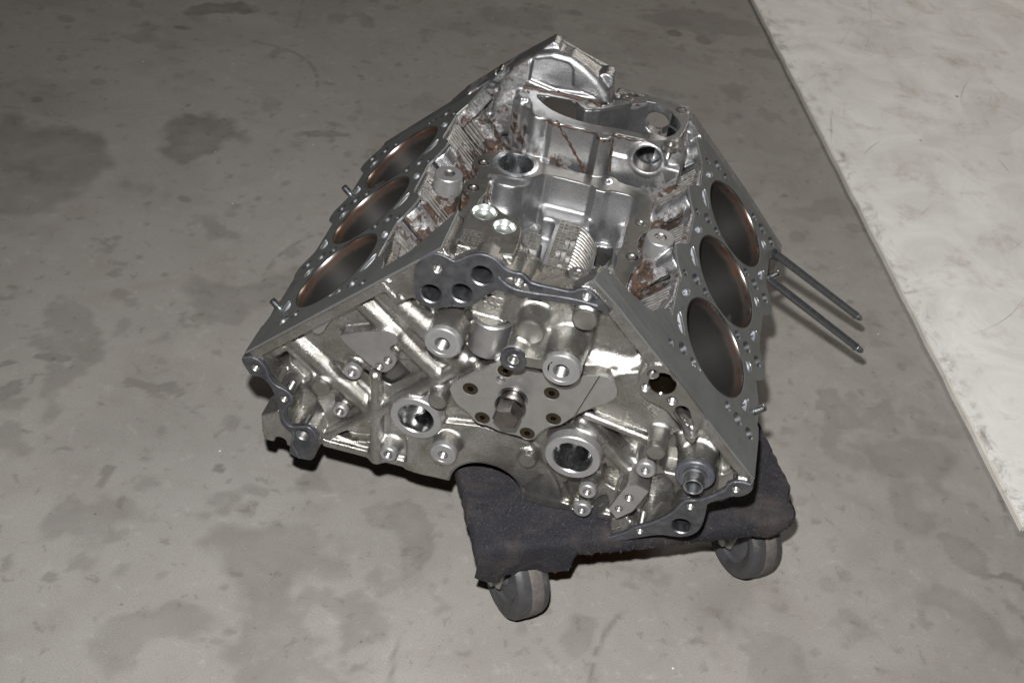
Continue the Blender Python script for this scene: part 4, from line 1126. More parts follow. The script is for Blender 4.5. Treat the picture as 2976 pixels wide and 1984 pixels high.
for sd, ol in (('L', deckL), ('R', deckR)):
    hl, st_ = DECK[sd]
    off = 0 if sd == 'L' else 20.2
    holes = [circle(0, 90 * k + off, 43.6, 72) for k in range(3)]
    holes += [circle(u, y, r + 0.9, 20) for u, y, r in hl] + [chaikin(s_, 2) for s_ in st_]
    s = -1 if sd == 'L' else 1
    nrm = NL if sd == 'L' else NR
    uv = Vector((s, 0, -1)).normalized()
    O = nrm * HD
    # keep ex x ey along the outward normal
    if sd == 'R':
        pl = plate('deck_face', ol, holes, O, uv, Vector((0, 1, 0)), 2.2, M['deck'], engine, 0.3)
    else:
        fl2 = lambda lp: [(-a, b) for a, b in lp]
        pl = plate('deck_face', fl2(ol), [fl2(h) for h in holes], O, -uv, Vector((0, 1, 0)), 2.2, M['deck'], engine, 0.3)
    for u, y, r in hl:
        hole_cup('deck_hole', dk(sd, u, y, HD - 0.05), nrm, r, 30 if y > -20 else 6.5, pl, 'drill', False, 18)
    for k in range(3):
        c = dk(sd, 0, 90 * k + off, HD)
        me = lathe_mesh('cylinder_liner', [(45.5, -0.6), (43.6, -0.05), (43.2, 0.06), (42.7, 0.02), (42.25, -0.6), (42.25, -4), (42.25, -8), (42.25, -13), (42.25, -30), (42.25, -60), (42.25, -90), (42.25, -132), (44.4, -132)], c, nrm, 96)
        auto_smooth(me, 40)
        n_ = np.array(nrm); co = np.empty(len(me.vertices) * 3, np.float32); me.vertices.foreach_get('co', co)
        dep = HD * MM - co.reshape(-1, 3) @ n_
        a = me.attributes.new('depth', 'FLOAT', 'POINT'); a.data.foreach_set('value', (dep * 5).astype(np.float32))
        part('cylinder_liner', me, M['liner'], engine)
    # dried gasket residue round the bores
    bm = bmesh.new()
    for k in range(3):
        yc = 90 * k + off
        for q_ in range(26):
            a0 = rng.choice([0.5, 1.2, 2.0, 2.9, 4.1, 5.2]) + rng.normal(0, .22); da = rng.uniform(.02, .10); rr_ = rng.choice([46.3, 48.2, 50.5]) + rng.normal(0, .3); wd = rng.uniform(.2, .65); pv_ = None
            for t in np.linspace(0, 1, 5):
                an = a0 + da * t; ww = wd * (0.4 + math.sin(math.pi * t))
                cur = [bm.verts.new(Vector(dk(sd, (rr_ + g_) * math.cos(an), yc + (rr_ + g_) * math.sin(an), HD + 0.06)) * MM) for g_ in (-ww / 2, ww / 2)]
                if pv_: bm.faces.new((pv_[0], pv_[1], cur[1], cur[0]))
                pv_ = cur
    me = bpy.data.meshes.new('gasket_residue'); bm.to_mesh(me); bm.free()
    part('gasket_residue', me, M['seal'], pl, 'stuff')
    # slot walls show as bright cast metal
    for s_ in st_:
        sm = chaikin(s_, 2)
        bm = bmesh.new()
        ring = []
        for dn in (-2.1, -9.5):
            ring.append([bm.verts.new(Vector(dk(sd, a * 1.0, b, HD + dn)) * MM) for a, b in sm])
        n = len(sm)
        for i in range(n): bm.faces.new((ring[0][i], ring[0][(i + 1) % n], ring[1][(i + 1) % n], ring[1][i]))
        bm.faces.new(ring[1])
        me = bpy.data.meshes.new('coolant_slot'); bmesh.ops.recalc_face_normals(bm, faces=bm.faces); bm.to_mesh(me); bm.free()
        part('coolant_slot', me, M['slot'], pl)

YM = Vector((0, -1, 0))
def front_plate(name, poly, holes, y, mat, th=2.0, bev=0.3, extra=()):
    pl = plate(name, poly, [circle(p[0], p[1], r + 0.9, 24) for p, r, kd in holes] + list(extra), (0, y, 0), (1, 0, 0), (0, 0, 1), th, M[mat], engine, bev)
    for p, r, kd in holes:
        if kd == 'port': hole_cup('coolant_port', P3(p, y - 0.03), YM, r, 32, pl, 'drill', False, 32)
        elif kd == 'oilbore': hole_cup('oil_bore', P3(p, y - 0.03), YM, r, 24, pl, 'oil', False, 32)
        else: hole_cup('bolt_hole', P3(p, y - 0.03), YM, r, 20, pl)
    return pl
# ex x ey = x cross z = -y: top faces the front
tfp = front_plate('gasket_face', chaikin(t_fl, 1), TF_H, -65, 'gasket')
lfp = front_plate('gasket_face', chaikin(l_fl, 1), LF_H, -65, 'gasket')
rfp = front_plate('gasket_face', chaikin(r_fl, 1), RF_H, -65, 'gasket')
sa_, sb_ = Vector(S6[0]), Vector(S6[1]); sv_ = (sb_ - sa_).normalized(); aa_ = math.atan2(sv_.y, sv_.x)
slot_ = [(sa_.x + 6.6 * math.cos(aa_ + t), sa_.y + 6.6 * math.sin(aa_ + t)) for t in np.linspace(math.pi / 2, 3 * math.pi / 2, 12)] + [(sb_.x + 4.5 * math.cos(aa_ + t), sb_.y + 4.5 * math.sin(aa_ + t)) for t in np.linspace(-math.pi / 2, math.pi / 2, 10)]
front_plate('mounting_pad', chaikin(pad_r, 1), PR_H, -64, 'mach_oily', extra=[slot_])
front_plate('mounting_pad', chaikin(pad_d, 2), PD_H, -56, 'mach')
front_plate('mounting_pad', chaikin(pad_e, 1), PE_H, -56, 'mach')
front_plate('guide_block', blk, BK_H, -72, 'mach', 2.5)
front_plate('boss_web', [p for p in wb], [], -87.6, 'mach_oily', 1.5, 0.2)

# sealant beads along the gasket faces
def bead(pts, y, r, parent, name='sealant_bead', closed=False, mat='seal'):
    cu = bpy.data.curves.new(name, 'CURVE'); cu.dimensions = '3D'; cu.bevel_depth = r * MM; cu.bevel_resolution = 2
    sp = cu.splines.new('POLY'); sp.points.add(len(pts) - 1)
    for i, p in enumerate(pts):
        sp.points[i].co = (p[0] * MM, (y if not callable(y) else y(p)) * MM, p[1] * MM, 1); sp.points[i].radius = 0.7 + 0.6 * random.random()
    sp.use_cyclic_u = closed
    tmp = bpy.data.objects.new(name, cu); COL.objects.link(tmp)
    dg = bpy.context.evaluated_depsgraph_get(); dg.update()
    me = bpy.data.meshes.new_from_object(tmp.evaluated_get(dg)); bpy.data.objects.remove(tmp); bpy.data.curves.remove(cu)
    smooth(me)
    return part(name, me, M[mat], parent)
def dense(p, it=2):
    for _ in range(it):
        q = [p[0]]
        for a, b in zip(p, p[1:]):
            q += [(a[0] * .75 + b[0] * .25, a[1] * .75 + b[1] * .25), (a[0] * .25 + b[0] * .75, a[1] * .25 + b[1] * .75)]
        q.append(p[-1]); p = q
    return p
bead(dense([(-72.9, 240.8), (-64.5, 248.5), (-59.8, 250.2), (-53.0, 248.9), (-47.4, 246.0), (-41.7, 251.2), (-35.2, 256.7), (-28.5, 259.3), (-22.3, 259.0), (-15.8, 256.0), (-10.8, 250.8), (-3.6, 249.5), (2.4, 250.6), (6.3, 247.2), (10.3, 244.0), (27.8, 244.5), (40.8, 244.9), (44.5, 249.3), (50.2, 251.3), (55.0, 248.5), (58.1, 245.6)]), -65.2, 0.9, tfp)
bead(dense([(-14.3, 243.1), (-10.2, 238.9), (-1.8, 234.8), (11.4, 235.5), (28.7, 238.1), (46.1, 239.6), (60.2, 238.5)]), -65.2, 1.1, tfp)
bead(dense([(-211.6, 97.9), (-205.1, 100.8), (-198.1, 98.6), (-193.0, 91.9), (-191.3, 82.5), (-185.5, 75.1), (-177.2, 73.2), (-171.3, 68.9), (-170.1, 62.9), (-175.4, 55.4), (-179.1, 46.9), (-178.3, 37.3), (-172.4, 30.2), (-165.1, 32.8), (-156.7, 36.7), (-150.6, 32.2), (-148.6, 24.5)]), -65.2, 1.0, lfp)
bead(dense([(-170.0, 26.9), (-168.1, 20.9), (-171.2, 9.5), (-167.5, 4.0), (-163.7, -5.0)]), -65.2, 0.9, lfp)
bead(dense([(208.4, 100.9), (201.7, 101.6), (194.6, 99.7), (190.9, 95.0), (190.5, 87.6), (181.6, 76.7), (173.5, 68.6), (165.1, 66.2), (161.2, 61.3), (159.4, 51.3), (148.3, 33.9), (138.9, 24.0), (130.7, 18.1), (125.5, 8.8), (112.4, -2.8)]), -65.2, 1.1, rfp)

# boss faces
for p, y, r, rh, kind in FB:
    c = P3(p, y)
    if kind == 'blank':
        lathe('cast_boss', [(0.01, 0), (r - 1.4, 0.0), (r - 0.5, -0.4), (r, -1.4), (r + 0.3, -6)], c, YM, M['mach_oily'], engine, 36, deg=14)
        continue
    pr = [(r + 0.3, -5), (r, -1.2), (r - 0.7, -0.1), (r - 1.2, 0)]
    if r > 9: pr += [(r * 0.72, 0), (r * 0.70, -0.25), (rh + 2.2, -0.25)]
    pr += [(rh + 1.0, -0.3)]
    bo_ = lathe('mounting_boss', pr, c, YM, M['face'], engine, 40, deg=14)
    hole_cup('threaded_hole', (c[0], c[1] + 0.28, c[2]), YM, rh, 20, bo_)
    if kind == 'ring':
        lathe('seal_ring', [(r + 0.2, -3), (r + 0.4, 0.2), (r - 1.2, 0.7), (r - 3.0, 0.5), (r - 3.4, 0.1), (r - 4.2, 0.1), (r - 4.6, 0.5), (r - 5.6, 0.1)], c, YM, M['gasket'], bo_, 40)
for p, y, r, ri in RINGS:
    ro_ = lathe('bearing_ring', [(r + 0.6, -9), (r, -1), (r - 0.8, 0), (ri + 1.0, 0), (ri + 0.6, -0.5)], P3(p, y), YM, M['face'], engine, 64, deg=14)
    lathe('ring_bore', [(ri + 0.7, -0.4), (ri, -1.2), (ri, -30), (ri - 1.5, -30.5), (ri - 1.5, -58)], P3(p, y), YM, M['bright'], ro_, 64)
# crank bore shell
lathe('main_bearing_bore', [(36, 0.2), (33, 0.3), (32.2, -0.6), (32.2, -30), (33.5, -31), (33.5, -300)], (0, -51, 0), YM, M['deck'], engine, 64, arc=(0.0, math.pi))

# pump cover plate, its screws and centre bolt
SCR = [(-23.0, 127.4), (40.3, 144.3), (-10.2, 99.4), (45.7, 118.0), (27.5, 95.1), (1.9, 155.0)]
PH = [(-0.5, 145.0)]
CB = [(11.4, 128.4)][0]
pp = plate('pump_cover', chaikin(pump, 1), [circle(a, b, 6.1, 28) for a, b in SCR] + [circle(PH[0][0], PH[0][1], 3.6), circle(CB[0], CB[1], 9.4, 36)], (0, -66, 0), (1, 0, 0), (0, 0, 1), 4.0, M['plate'], engine, 0.5)
fold = [(73.3, 174.7), (61.8, 128.6)]
bead(fold, -66.05, 0.45, pp, 'fold_line', mat='bolt')
for a, b in SCR:
    s_ = lathe('screw', [(6.0, -3), (6.0, -0.25), (5.6, -0.15), (2.6, -0.15)], (a, -66, b), YM, M['screw'], pp, 28)
    pr = []
    ex, ey, ez = frame(YM)
    star = [((2.7 if i % 2 == 0 else 1.9) * math.cos(math.pi * i / 6), (2.7 if i % 2 == 0 else 1.9) * math.sin(math.pi * i / 6)) for i in range(12)]
    bm = bmesh.new(); c = Vector((a, -66, b))
    r1 = [bm.verts.new((c + ex * p + ey * q - ez * 0.14) * MM) for p, q in star]; r2 = [bm.verts.new((c + ex * p * .8 + ey * q * .8 - ez * 3) * MM) for p, q in star]
    for i in range(12): bm.faces.new((r1[i], r1[(i + 1) % 12], r2[(i + 1) % 12], r2[i]))
    bm.faces.new(r2)
    me = bpy.data.meshes.new('torx_socket'); bmesh.ops.recalc_face_normals(bm, faces=bm.faces); bm.to_mesh(me); bm.free()
    part('torx_socket', me, M['oil'], s_)
lathe('washer_ring', [(12.3, -0.2), (12.2, 0.25), (9.6, 0.25), (9.4, -0.4), (9.4, -3)], (CB[0], -66, CB[1]), YM, M['steel'], pp, 48)
(cbh,) = [(14.9, 136.6)]
ax_ = Vector((cbh[0] - CB[0], -30, cbh[1] - CB[1])).normalized()
ax_ = YM
cb = lathe('centre_bolt', [(9.0, -4), (9.0, 5), (8.6, 5.5), (8.2, 6), (8.2, 7), (11.6, 7.4), (12.4, 8.2), (12.4, 9.6), (10.6, 11)], (CB[0], -66, CB[1]), ax_, M['bolt'], pp, 40)
ex, ey, ez = frame(ax_)
bm = bmesh.new(); c0 = Vector((CB[0], -66, CB[1]))
def hexring(r, h, ph=0.3): return [bm.verts.new((c0 + ex * (r * math.cos(ph + math.pi * i / 3)) + ey * (r * math.sin(ph + math.pi * i / 3)) + ez * h) * MM) for i in range(6)]
q = [hexring(11.2, 10.4), hexring(11.2, 23), hexring(9.8, 24.4)]
for A, B in zip(q, q[1:]):
    for i in range(6): bm.faces.new((A[i], A[(i + 1) % 6], B[(i + 1) % 6], B[i]))
bm.faces.new(q[2])
bmesh.ops.recalc_face_normals(bm, faces=bm.faces)
me = bpy.data.meshes.new('hex_head'); bm.to_mesh(me); bm.free()
part('hex_head', me, M['bolt'], cb)

# sleeve with its seal at the right
sb = lathe('sleeve_seal', [(15.8, -3), (15.6, 0), (14.6, 1.0), (12.8, 1.2), (12.2, 0.6), (10.6, 0.8), (9.4, 0.2)], P3(SL, -70), YM, M['seal'], engine, 48)
lathe('sleeve', [(9.6, -2), (9.6, 2.2), (8.2, 3.0), (8.2, 12), (7.7, 12.8), (7.0, 12.8), (6.6, 12.2), (6.6, -20), (0.01, -20)], P3(SL, -70), YM, M['steel'], sb, 44)

# saddle boss skin
lathe('saddle_face', [(16.2, -20), (17.1, -19.2), (17.1, 11.2), (16.2, 12.2), (14.0, 12.6)], (sd_[0], -42, sd_[1] + 1), (0, 0, 1), M['mach'], engine, 48)

# coolant housing top flange, pocket rim
WB = [(-57.6, 227.6), (-37.3, 198.3), (3.9, 231.3), (32.3, 258.3), (85.4, 258.6), (82.5, 194.8), (24.1, 189.8)]
wp = plate('housing_rim', chaikin(w_out, 1), [chaikin(w_in, 1)] + [circle(a, b, 3.4, 18) for a, b in (WB[0], WB[1], WB[6])], (0, 0, WZ), (1, 0, 0), (0, 1, 0), 1.6, M['mach'], engine, 0.25)
for i, (a, b) in enumerate(WB):
    if i not in (0, 1, 6): lathe('rim_boss', [(7, -4), (6.6, 0.1), (6, 0.3), (3.4, 0.3)], (a, b, WZ), (0, 0, 1), M['mach_oily'], wp, 28)
    hole_cup('threaded_hole', (a, b, WZ + (0.25 if i not in (0, 1, 6) else -0.05)), (0, 0, 1), 2.6, 14, wp)
lathe('pump_bore', [(28.2, 0.3), (27.2, 0.2), (26.9, -0.5), (26.9, -16), (25.6, -16.5), (25.6, -52)], (wc[0], wc[1], WZ - 0.4), (0, 0, 1), M['bright'], engine, 40, arc=(math.radians(12), math.radians(152)))
# separator pocket rim
RB = [(-75, 68.5), (-74.5, 119), (-76, 161), (-24, 187.5), (35, 177), (74, 125.5), (74, 75)]
rp = plate('pocket_rim', chaikin(p_out[1:-1] + [(76, -8), (-72, -8)], 1), [chaikin([q for q in p_in[1:-1]] + [(66, 0), (-62, 0)], 1), circle(*TC, 15.9, 40)] + [circle(a, b, 3.4, 18) for a, b in RB], (0, 0, RZ), (1, 0, 0), (0, 1, 0), 1.6, M['mach_oily'], engine, 0.25)
for a, b in RB:
    hole_cup('threaded_hole', (a, b, RZ + 0.25), (0, 0, 1), 2.5, 14, rp)
    lathe('washer_mark', [(5.6, -0.3), (5.4, 0.22), (3.4, 0.22)], (a, b, RZ), (0, 0, 1), M['bright'], rp, 24)
lathe('thermostat_seat', [(21.3, -0.5), (20.8, 0.5), (16.6, 0.5), (15.7, -0.4), (15.7, -26), (13, -27), (0.01, -28)], (*TC, RZ), (0, 0, 1), M['bright'], engine, 64)

# valley bosses
for (bx, by), bz in VB:
    o = lathe('valley_boss', [(12.6, -14), (12.0, -1), (11.4, 0), (5.2, 0)], (bx, by, bz), (0, 0, 1), M['face'], engine, 40, deg=14)
    hole_cup('threaded_hole', (bx, by, bz + 0.02), (0, 0, 1), 4.2, 18, o)
o = lathe('valley_boss', [(7.8, -12), (7.3, -1), (6.8, 0), (3.6, 0)], (b3[0], b3[1], 238), (0, 0, 1), M['mach'], engine, 36)
hole_cup('threaded_hole', (b3[0], b3[1], 238.02), (0, 0, 1), 2.6, 16, o)

# engraved head: plate, core plugs, dot-peened marks
PL = [(-39.9, -12.6), (-21.5, -24.5)]
hp = plate('engraved_face', chaikin(p_top, 1), [circle(a, b, r, 40) for (a, b), r in zip(PL, (9.9, 8.9))], (0, 0, PZ), (1, 0, 0), (0, 1, 0), 1.8, M['mach_oily'], engine, 0.3)
for (a, b), r in zip(PL, (9.9, 8.9)):
    cp = lathe('core_plug', [(r + 0.6, -1.9), (r + 0.1, 0.12), (r - 0.3, 0.3), (r - 0.9, 0.25), (r - 1.3, -0.4), (r - 1.7, -3.4), (r - 2.2, -4.0), (r - 3.2, -4.3), (r * .55, -3.9), (r * .3, -3.5), (0.01, -3.3)], (a, b, PZ), (0, 0, 1), M['zinc'], hp, 48)
    g_ = [(x + a + 2.2, y + b - r + 3.6) for x, y in ((-1.5, -1.7), (1.2, -1.6), (1.5, 1.0), (0.4, 2.2), (-1.2, 1.4))]
    plate('paint_mark', g_, [], (0, 0, PZ - 3.85), (1, 0, 0), (0, 1, 0), 0.1, M['green'], cp, 0.02)
dots = []
e_o, e_r, e_d, f_o, f_r, f_d = [(-47.0, -39.2), (-32.8, -38.8), (-47.2, -53.6), (-27.8, -41.2), (-20.6, -40.5), (-27.8, -50.6)]
pat = ["1111011110111101", "1000110010100101", "1011110111100111", "1000010001101001", "1111011110111101", "0000000000000000", "1110110011110111", "1010010010010100", "1010010011110111", "1010010000010001", "1110111001110111"]
for r_, row in enumerate(pat):
    for q_, ch in enumerate(row):
        if ch == '1':
            s_, t_ = q_ / 15, r_ / 10
            dots.append((e_o[0] + (e_r[0] - e_o[0]) * s_ + (e_d[0] - e_o[0]) * t_, e_o[1] + (e_r[1] - e_o[1]) * s_ + (e_d[1] - e_o[1]) * t_))
pat2 = ["1111111", "1001001", "1000001", "0000000", "1011101", "1000001", "1111111"]
for r_, row in enumerate(pat2):
    for q_, ch in enumerate(row):
        if ch == '1':
            s_, t_ = q_ / 6, r_ / 6
            dots.append((f_o[0] + (f_r[0] - f_o[0]) * s_ + (f_d[0] - f_o[0]) * t_, f_o[1] + (f_r[1] - f_o[1]) * s_ + (f_d[1] - f_o[1]) * t_))
bm = bmesh.new()
for a, b in dots:
    a += random.uniform(-.12, .12); b += random.uniform(-.12, .12)
    tp = bm.verts.new(Vector((a, b, PZ + 0.28)) * MM)
    rg = [bm.verts.new(Vector((a + 0.36 * math.cos(k * math.pi / 3), b + 0.36 * math.sin(k * math.pi / 3), PZ - 0.02)) * MM) for k in range(6)]
    for k in range(6): bm.faces.new((tp, rg[k], rg[(k + 1) % 6]))
me = bpy.data.meshes.new('dot_engraving'); bm.to_mesh(me); bm.free(); smooth(me)
part('dot_engraving', me, M['rib'], hp)

# pipe stub behind the head
lathe('pipe_stub', [(12.4, -6), (12.2, -0.6), (11.6, 0), (8.6, 0), (8.0, -1), (8.0, -14), (0.01, -14)], (pb[0], pb[1], 245), (0.1, 0.35, 0.93), M['mach_oily'], engine, 40)
lathe('pipe_insert', [(7.9, -2.5), (7.8, -1.2), (6.8, -1.2), (6.8, -13)], (pb[0], pb[1], 245), (0.1, 0.35, 0.93), M['zinc'], engine, 36)

# relief grids on the pocket floor
def grid(corners, nu, nv, z, skip, name):
    """corners mm (x,y): origin, end of u, end of v"""
    o, eu, ev = (Vector((*c, z)) for c in corners)
    U, W = eu - o, ev - o
    meshes = []
    bm = bmesh.new()
    def bar(a, b, wd):
        d = (b - a); L = d.length; d.normalize(); s = Vector((-d.y, d.x, 0)) * wd
        vs_ = [bm.verts.new((p + q + Vector((0, 0, h))) * MM) for p in (a, b) for q, h in ((-s, -2.5), (-s * .6, 2.0), (s * .6, 2.0), (s, -2.5))]
        for f in ((0, 1, 5, 4), (1, 2, 6, 5), (2, 3, 7, 6)): bm.faces.new([vs_[i] for i in f])
    for i in range(nu + 1):
        for j in range(nv):
            if (i, j) in skip: continue
            bar(o + U * (i / nu) + W * (j / nv), o + U * (i / nu) + W * ((j + 1) / nv), 0.5)
    for j in range(nv + 1):
        for i in range(nu):
            if (i, j) in skip: continue
            bar(o + U * (i / nu) + W * (j / nv), o + U * ((i + 1) / nu) + W * (j / nv), 0.6)
    bmesh.ops.recalc_face_normals(bm, faces=bm.faces)
    me = bpy.data.meshes.new(name); bm.to_mesh(me); bm.free()
    return part(name, me, M['rib'], engine)
gA = [(3.0, 151.5), (21.9, 151.5), (3.0, 73.1)]
grid(gA, 4, 17, 148.6, {(2, 7), (2, 8), (3, 7), (3, 8), (1, 11), (2, 11), (2, 12), (3, 12), (2, 16), (2, 15), (3, 16)}, 'relief_grid')
gB = [(-23.4, 124.8), (-8.7, 124.0), (-23.0, 101.6)]
grid(gB, 4, 6, 146.4, set(), 'relief_grid')
# curved ribs on the flank of the hump
h0, h1 = [(22.1, 150.9), (21.9, 84.0)]
for i in range(15):
    t = i / 14
    bm = bmesh.new(); prev = None
    for k in range(9):
        a = math.radians(74 - k * 8.2)
        x = 15.5 + 25.3 * math.cos(a); z = 123.2 + 25.3 * math.sin(a)
        y = h0[1] + (h1[1] - h0[1]) * t - 0.8 * k
        n_ = Vector((math.cos(a), 0, math.sin(a)))
        cur = [bm.verts.new((Vector((x, y + dy, z)) + n_ * h) * MM) for dy, h in ((-1.7, -1), (-0.8, 1.0), (0.8, 1.0), (1.7, -1))]
        if prev:
            for q_ in range(3): bm.faces.new((prev[q_], prev[q_ + 1], cur[q_ + 1], cur[q_]))
        prev = cur
    bmesh.ops.recalc_face_normals(bm, faces=bm.faces)
    me = bpy.data.meshes.new('flank_rib'); bm.to_mesh(me); bm.free(); smooth(me)
    part('flank_rib', me, M['rib'], engine)
# ejector mark
(ej,) = [(-17.7, 136.7)]
lathe('ejector_mark', [(5.6, -1), (5.4, 0.35), (4.9, 0.35), (4.7, -0.2)], (ej[0], ej[1], 146.2), (0, 0, 1), M['rib'], engine, 28)

# casting ridges on the valley walls, one object each
def ridge(sd, y, u, n0, n1, skew):
    a = Vector(dk(sd, u, y, n0)); b = Vector(dk(sd, u, y + skew, n1))
    d = (b - a); L = d.length; d.normalize()
    s = -1 if sd == 'L' else 1
    out = Vector((-s, 0, 1)).normalized()
    w = d.cross(out).normalized()
    me = box_mesh('casting_ridge', (a + b) / 2, d * (L / 2), w * 0.8, out * 1.3, 0.3)
    part('casting_ridge', me, M['rib'], engine)
for sd, base in (('L', -13), ('R', 6)):
    for k in range(3 if sd == 'L' else 3):
        for i in range(7):
            y = base + 90 * k + i * 4.3
            ridge(sd, y, -60.9, HD - 5 - random.random() * 2, HD - 38 - random.random() * 5, -1.5)
for i in range(5):
    ridge('L', 205 + i * 4.2, -57.6 - i * 1.5, HD - 6, HD - 38, -1)

# cast emblem and word above the pump
rg = [(-24.0, 204.4), (-18.8, 204.8), (-13.5, 204.8), (-8.3, 205.1)]
for a, b in rg:
    bm = bmesh.new(); n = 28; R0, r0 = 3.3, 0.55
    vs_ = [[bm.verts.new(Vector((a + (R0 + r0 * math.cos(q)) * math.cos(t), -46.0 - r0 * 1.3 * math.sin(q), b + (R0 + r0 * math.cos(q)) * math.sin(t))) * MM) for q in np.linspace(0, 2 * math.pi, 8, endpoint=False)] for t in np.linspace(0, 2 * math.pi, n, endpoint=False)]
    for i in range(n):
        for j in range(8): bm.faces.new((vs_[i][j], vs_[(i + 1) % n][j], vs_[(i + 1) % n][(j + 1) % 8], vs_[i][(j + 1) % 8]))
    bmesh.ops.recalc_face_normals(bm, faces=bm.faces)
    me = bpy.data.meshes.new('emblem_ring'); bm.to_mesh(me); bm.free(); smooth(me)
    part('emblem_ring', me, M['rib'], engine)
def cast_text(body, O, ex, ey, size, name, mat='rib', h=0.5):
    cu = bpy.data.curves.new(name, 'FONT'); cu.body = body; cu.size = size; cu.extrude = h; cu.bevel_depth = 0.08
    cu.align_x = 'CENTER'; cu.align_y = 'CENTER'
    tmp = bpy.data.objects.new(name, cu); COL.objects.link(tmp)
    dg = bpy.context.evaluated_depsgraph_get(); dg.update()
    me = bpy.data.meshes.new_from_object(tmp.evaluated_get(dg)); bpy.data.objects.remove(tmp); bpy.data.curves.remove(cu)
    ex = Vector(ex).normalized(); ey = Vector(ey).normalized(); ez = ex.cross(ey); O = Vector(O)
    for v in me.vertices: v.co = (O + ex * v.co.x + ey * v.co.y + ez * v.co.z) * MM
    return part(name, me, M[mat], engine)
(tw,) = [(-16.3, 196.9)]
cast_text('Hungary', P3(tw, -46.2), (1, 0, 0), (0, 0, 1), 5.2, 'cast_word')
na, nb_ = [(111.6, 148.6), (127.4, 130.9)]
dn = Vector((nb_[0] - na[0], 0, nb_[1] - na[1])).normalized()
cast_text('8 1150', ((na[0] + nb_[0]) / 2, -54.2, (na[1] + nb_[1]) / 2), dn, Vector((-dn.z, 0, dn.x)), 5.0, 'cast_number')

# brown drips and deposits on the coolant housing
def tube3(name, pts, r, mat, parent):
    cu = bpy.data.curves.new(name, 'CURVE'); cu.dimensions = '3D'; cu.bevel_depth = r * MM; cu.bevel_resolution = 2
    sp = cu.splines.new('POLY'); sp.points.add(len(pts) - 1)
    for i, p in enumerate(pts):
        sp.points[i].co = (p[0] * MM, p[1] * MM, p[2] * MM, 1); sp.points[i].radius = 0.5 + 1.0 * random.random()
    tmp = bpy.data.objects.new(name, cu); COL.objects.link(tmp)
    dg = bpy.context.evaluated_depsgraph_get(); dg.update()
    me = bpy.data.meshes.new_from_object(tmp.evaluated_get(dg)); bpy.data.objects.remove(tmp); bpy.data.curves.remove(cu)
    return part(name, me, M[mat], parent)
mt = metal('brown_coolant_crust', (0.05, 0.022, 0.008), (0.025, 0.012, 0.006), 0.4, 0.7, 200, 500, 0.5, 0.0008, metallic=0.0)
M['crust'] = mt
def dens3(p, n=6, jit=0.6):
    o = []
    for a, b in zip(p, p[1:]):
        for k in range(n):
            t = k / n; o.append(tuple(a[i] * (1 - t) + b[i] * t + random.uniform(-jit, jit) * (i != 1) for i in range(3)))
    o.append(p[-1]); return o
tube3('crust_drip', dens3([(a, 190.0, b) for a, b in [(-20.9, 226.8), (-14.9, 218.4), (-5.8, 207.5), (1.4, 196.6), (8.6, 187.4), (12.9, 181.1)]]), 1.3, 'crust', engine)
tube3('crust_drip', dens3([(a, 189.0, b) for a, b in [(31.0, 227.5), (32.4, 212.8), (35.1, 187.8)]]), 0.8, 'crust', engine)
tube3('crust_line', dens3([(a, b - 0.4, WZ - 2.6) for a, b in w_out[11:21]], 6, 0.5), 1.1, 'crust', engine)
tube3('crust_line', dens3([(a, b + 0.6, WZ + 0.2) for a, b in w_out[1:6]], 6, 0.5), 1.6, 'crust', engine)

# side studs and the two long bolts
def rod(name, a, b, r, mat, parent=engine, tip=None, threads=0):
    a, b = Vector(a), Vector(b); L = (b - a).length
    pr = [(r, 0)]
    if threads:
        h = L - threads
        pr += [(r, h)]
        while h < L - 1: pr += [(r * 1.0, h), (r * .88, h + .5)]; h += 1.0
        pr += [(r * .95, L - 0.6), (r * .7, L), (0.01, L)]
    elif tip:
        pr += [(r, L - 12), (r * 1.12, L - 11.5), (r * 1.12, L - 10.5), (r * .86, L - 9), (r * .86, L - 3), (r * .6, L), (0.01, L)]
    else: pr += [(r, L - .8), (r * .8, L), (0.01, L)]
    return lathe(name, pr, a, (b - a).normalized(), M[mat], parent, 24)
for b_, t_ in (((221, 203, 94), (320, 243.5, 14)), ((224, 244, 96), (320, 303, 9))):
    rod('long_bolt', Vector(b_) - (Vector(t_) - Vector(b_)) * 0.22, t_, 3.9, 'stud', tip=True)
for sd, u, y in (('R', 65, 197), ('R', 64.5, 8), ('L', 61, 164), ('L', 63, -13)):
    lathe('stud_boss', [(6.5, -22), (6, 0), (5.4, 0.6), (0.01, 0.6)], dk(sd, u, y, HD - 9), NL if sd == 'L' else NR, M['cast_valley'], engine, 24)
    rod('locating_stud', dk(sd, u, y, HD - 12), dk(sd, u, y, HD + 9), 3.3, 'steel', threads=8)
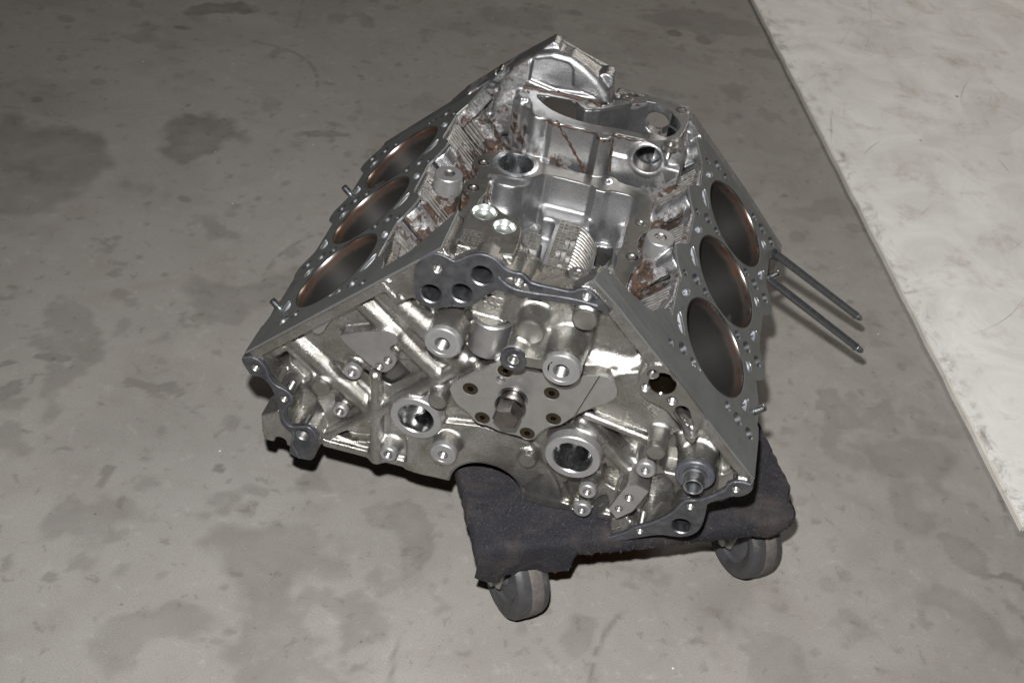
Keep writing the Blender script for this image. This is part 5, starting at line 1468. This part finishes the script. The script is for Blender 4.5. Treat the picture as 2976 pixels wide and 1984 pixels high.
for sd, u, y, n_, r in (('R', 66, 120, HD - 34, 13), ('R', 64, 92, HD - 40, 12), ('R', 70, 196, HD - 26, 12), ('L', 62, 178, HD - 20, 10), ('L', 60, 72, HD - 22, 9)):
    s = -1 if sd == 'L' else 1
    lathe('side_boss', [(0.01, 10), (r - 2, 10), (r, 8), (r + 1, -6), (r + 3, -24), (0.01, -24)], dk(sd, u, y, n_), (s, 0, -0.75), M['cast_valley'], engine, 28)

# rear flange bolt holes
for (a,) in ([(-41.2, 264.9)], [(-87.5, 227.7)], [(11.6, 247.0)]):
    hole_cup('bolt_hole', P3(a, 247.6), YM, 3.2, 12, engine, 'bright', False)

# crumbs of corroded dirt in the valley ditches
def crumbs(n, boxes, name):
    bm = bmesh.new()
    for i in range(n):
        x0, x1, y0, y1, z0, z1, s0, s1 = boxes[int(rng.integers(len(boxes)))]
        t = rng.random()
        c = Vector((rng.uniform(x0, x1), rng.uniform(y0, y1), 0)); c.z = z0 + (z1 - z0) * rng.random()
        s = s0 + (s1 - s0) * rng.random() ** 2
        r = bmesh.ops.create_icosphere(bm, subdivisions=1, radius=1)
        for v in r['verts']: v.co = (c + Vector((v.co.x * s * rng.uniform(.6, 1.2), v.co.y * s * rng.uniform(.6, 1.2), v.co.z * s * 0.6))) * MM
    me = bpy.data.meshes.new(name); bm.to_mesh(me); bm.free(); smooth(me, False)
    return part(name, me, M['crumb'], engine, 'stuff')
mt, nt, bs = newmat('corroded_crumbs')
v = coords(nt)
c = ramp(nt, noise(nt, v, 160, 4, 0.7, 0.5), [(0.3, (0.016, 0.010, 0.008)), (0.45, (0.05, 0.024, 0.014)), (0.6, (0.14, 0.062, 0.032)), (0.75, (0.36, 0.28, 0.2))])
nt.links.new(c, bs.inputs['Base Color']); bs.inputs['Roughness'].default_value = 0.8
bump(nt, bs, noise(nt, v, 700, 3), 0.6, 0.0008)
M['crumb'] = mt
crumbs(260, [(-96, -84, 60, 200, 166, 172, 0.6, 3.0), (-80, -50, 194, 206, 168, 174, .6, 3.4), (-30, 0, 186, 192, 170, 180, .6, 3), (84, 98, 5, 60, 162, 172, 0.6, 3.2), (84, 100, -18, 20, 164, 172, .8, 4), (84, 96, 60, 130, 164, 172, .5, 2.0)], 'valley_dirt')
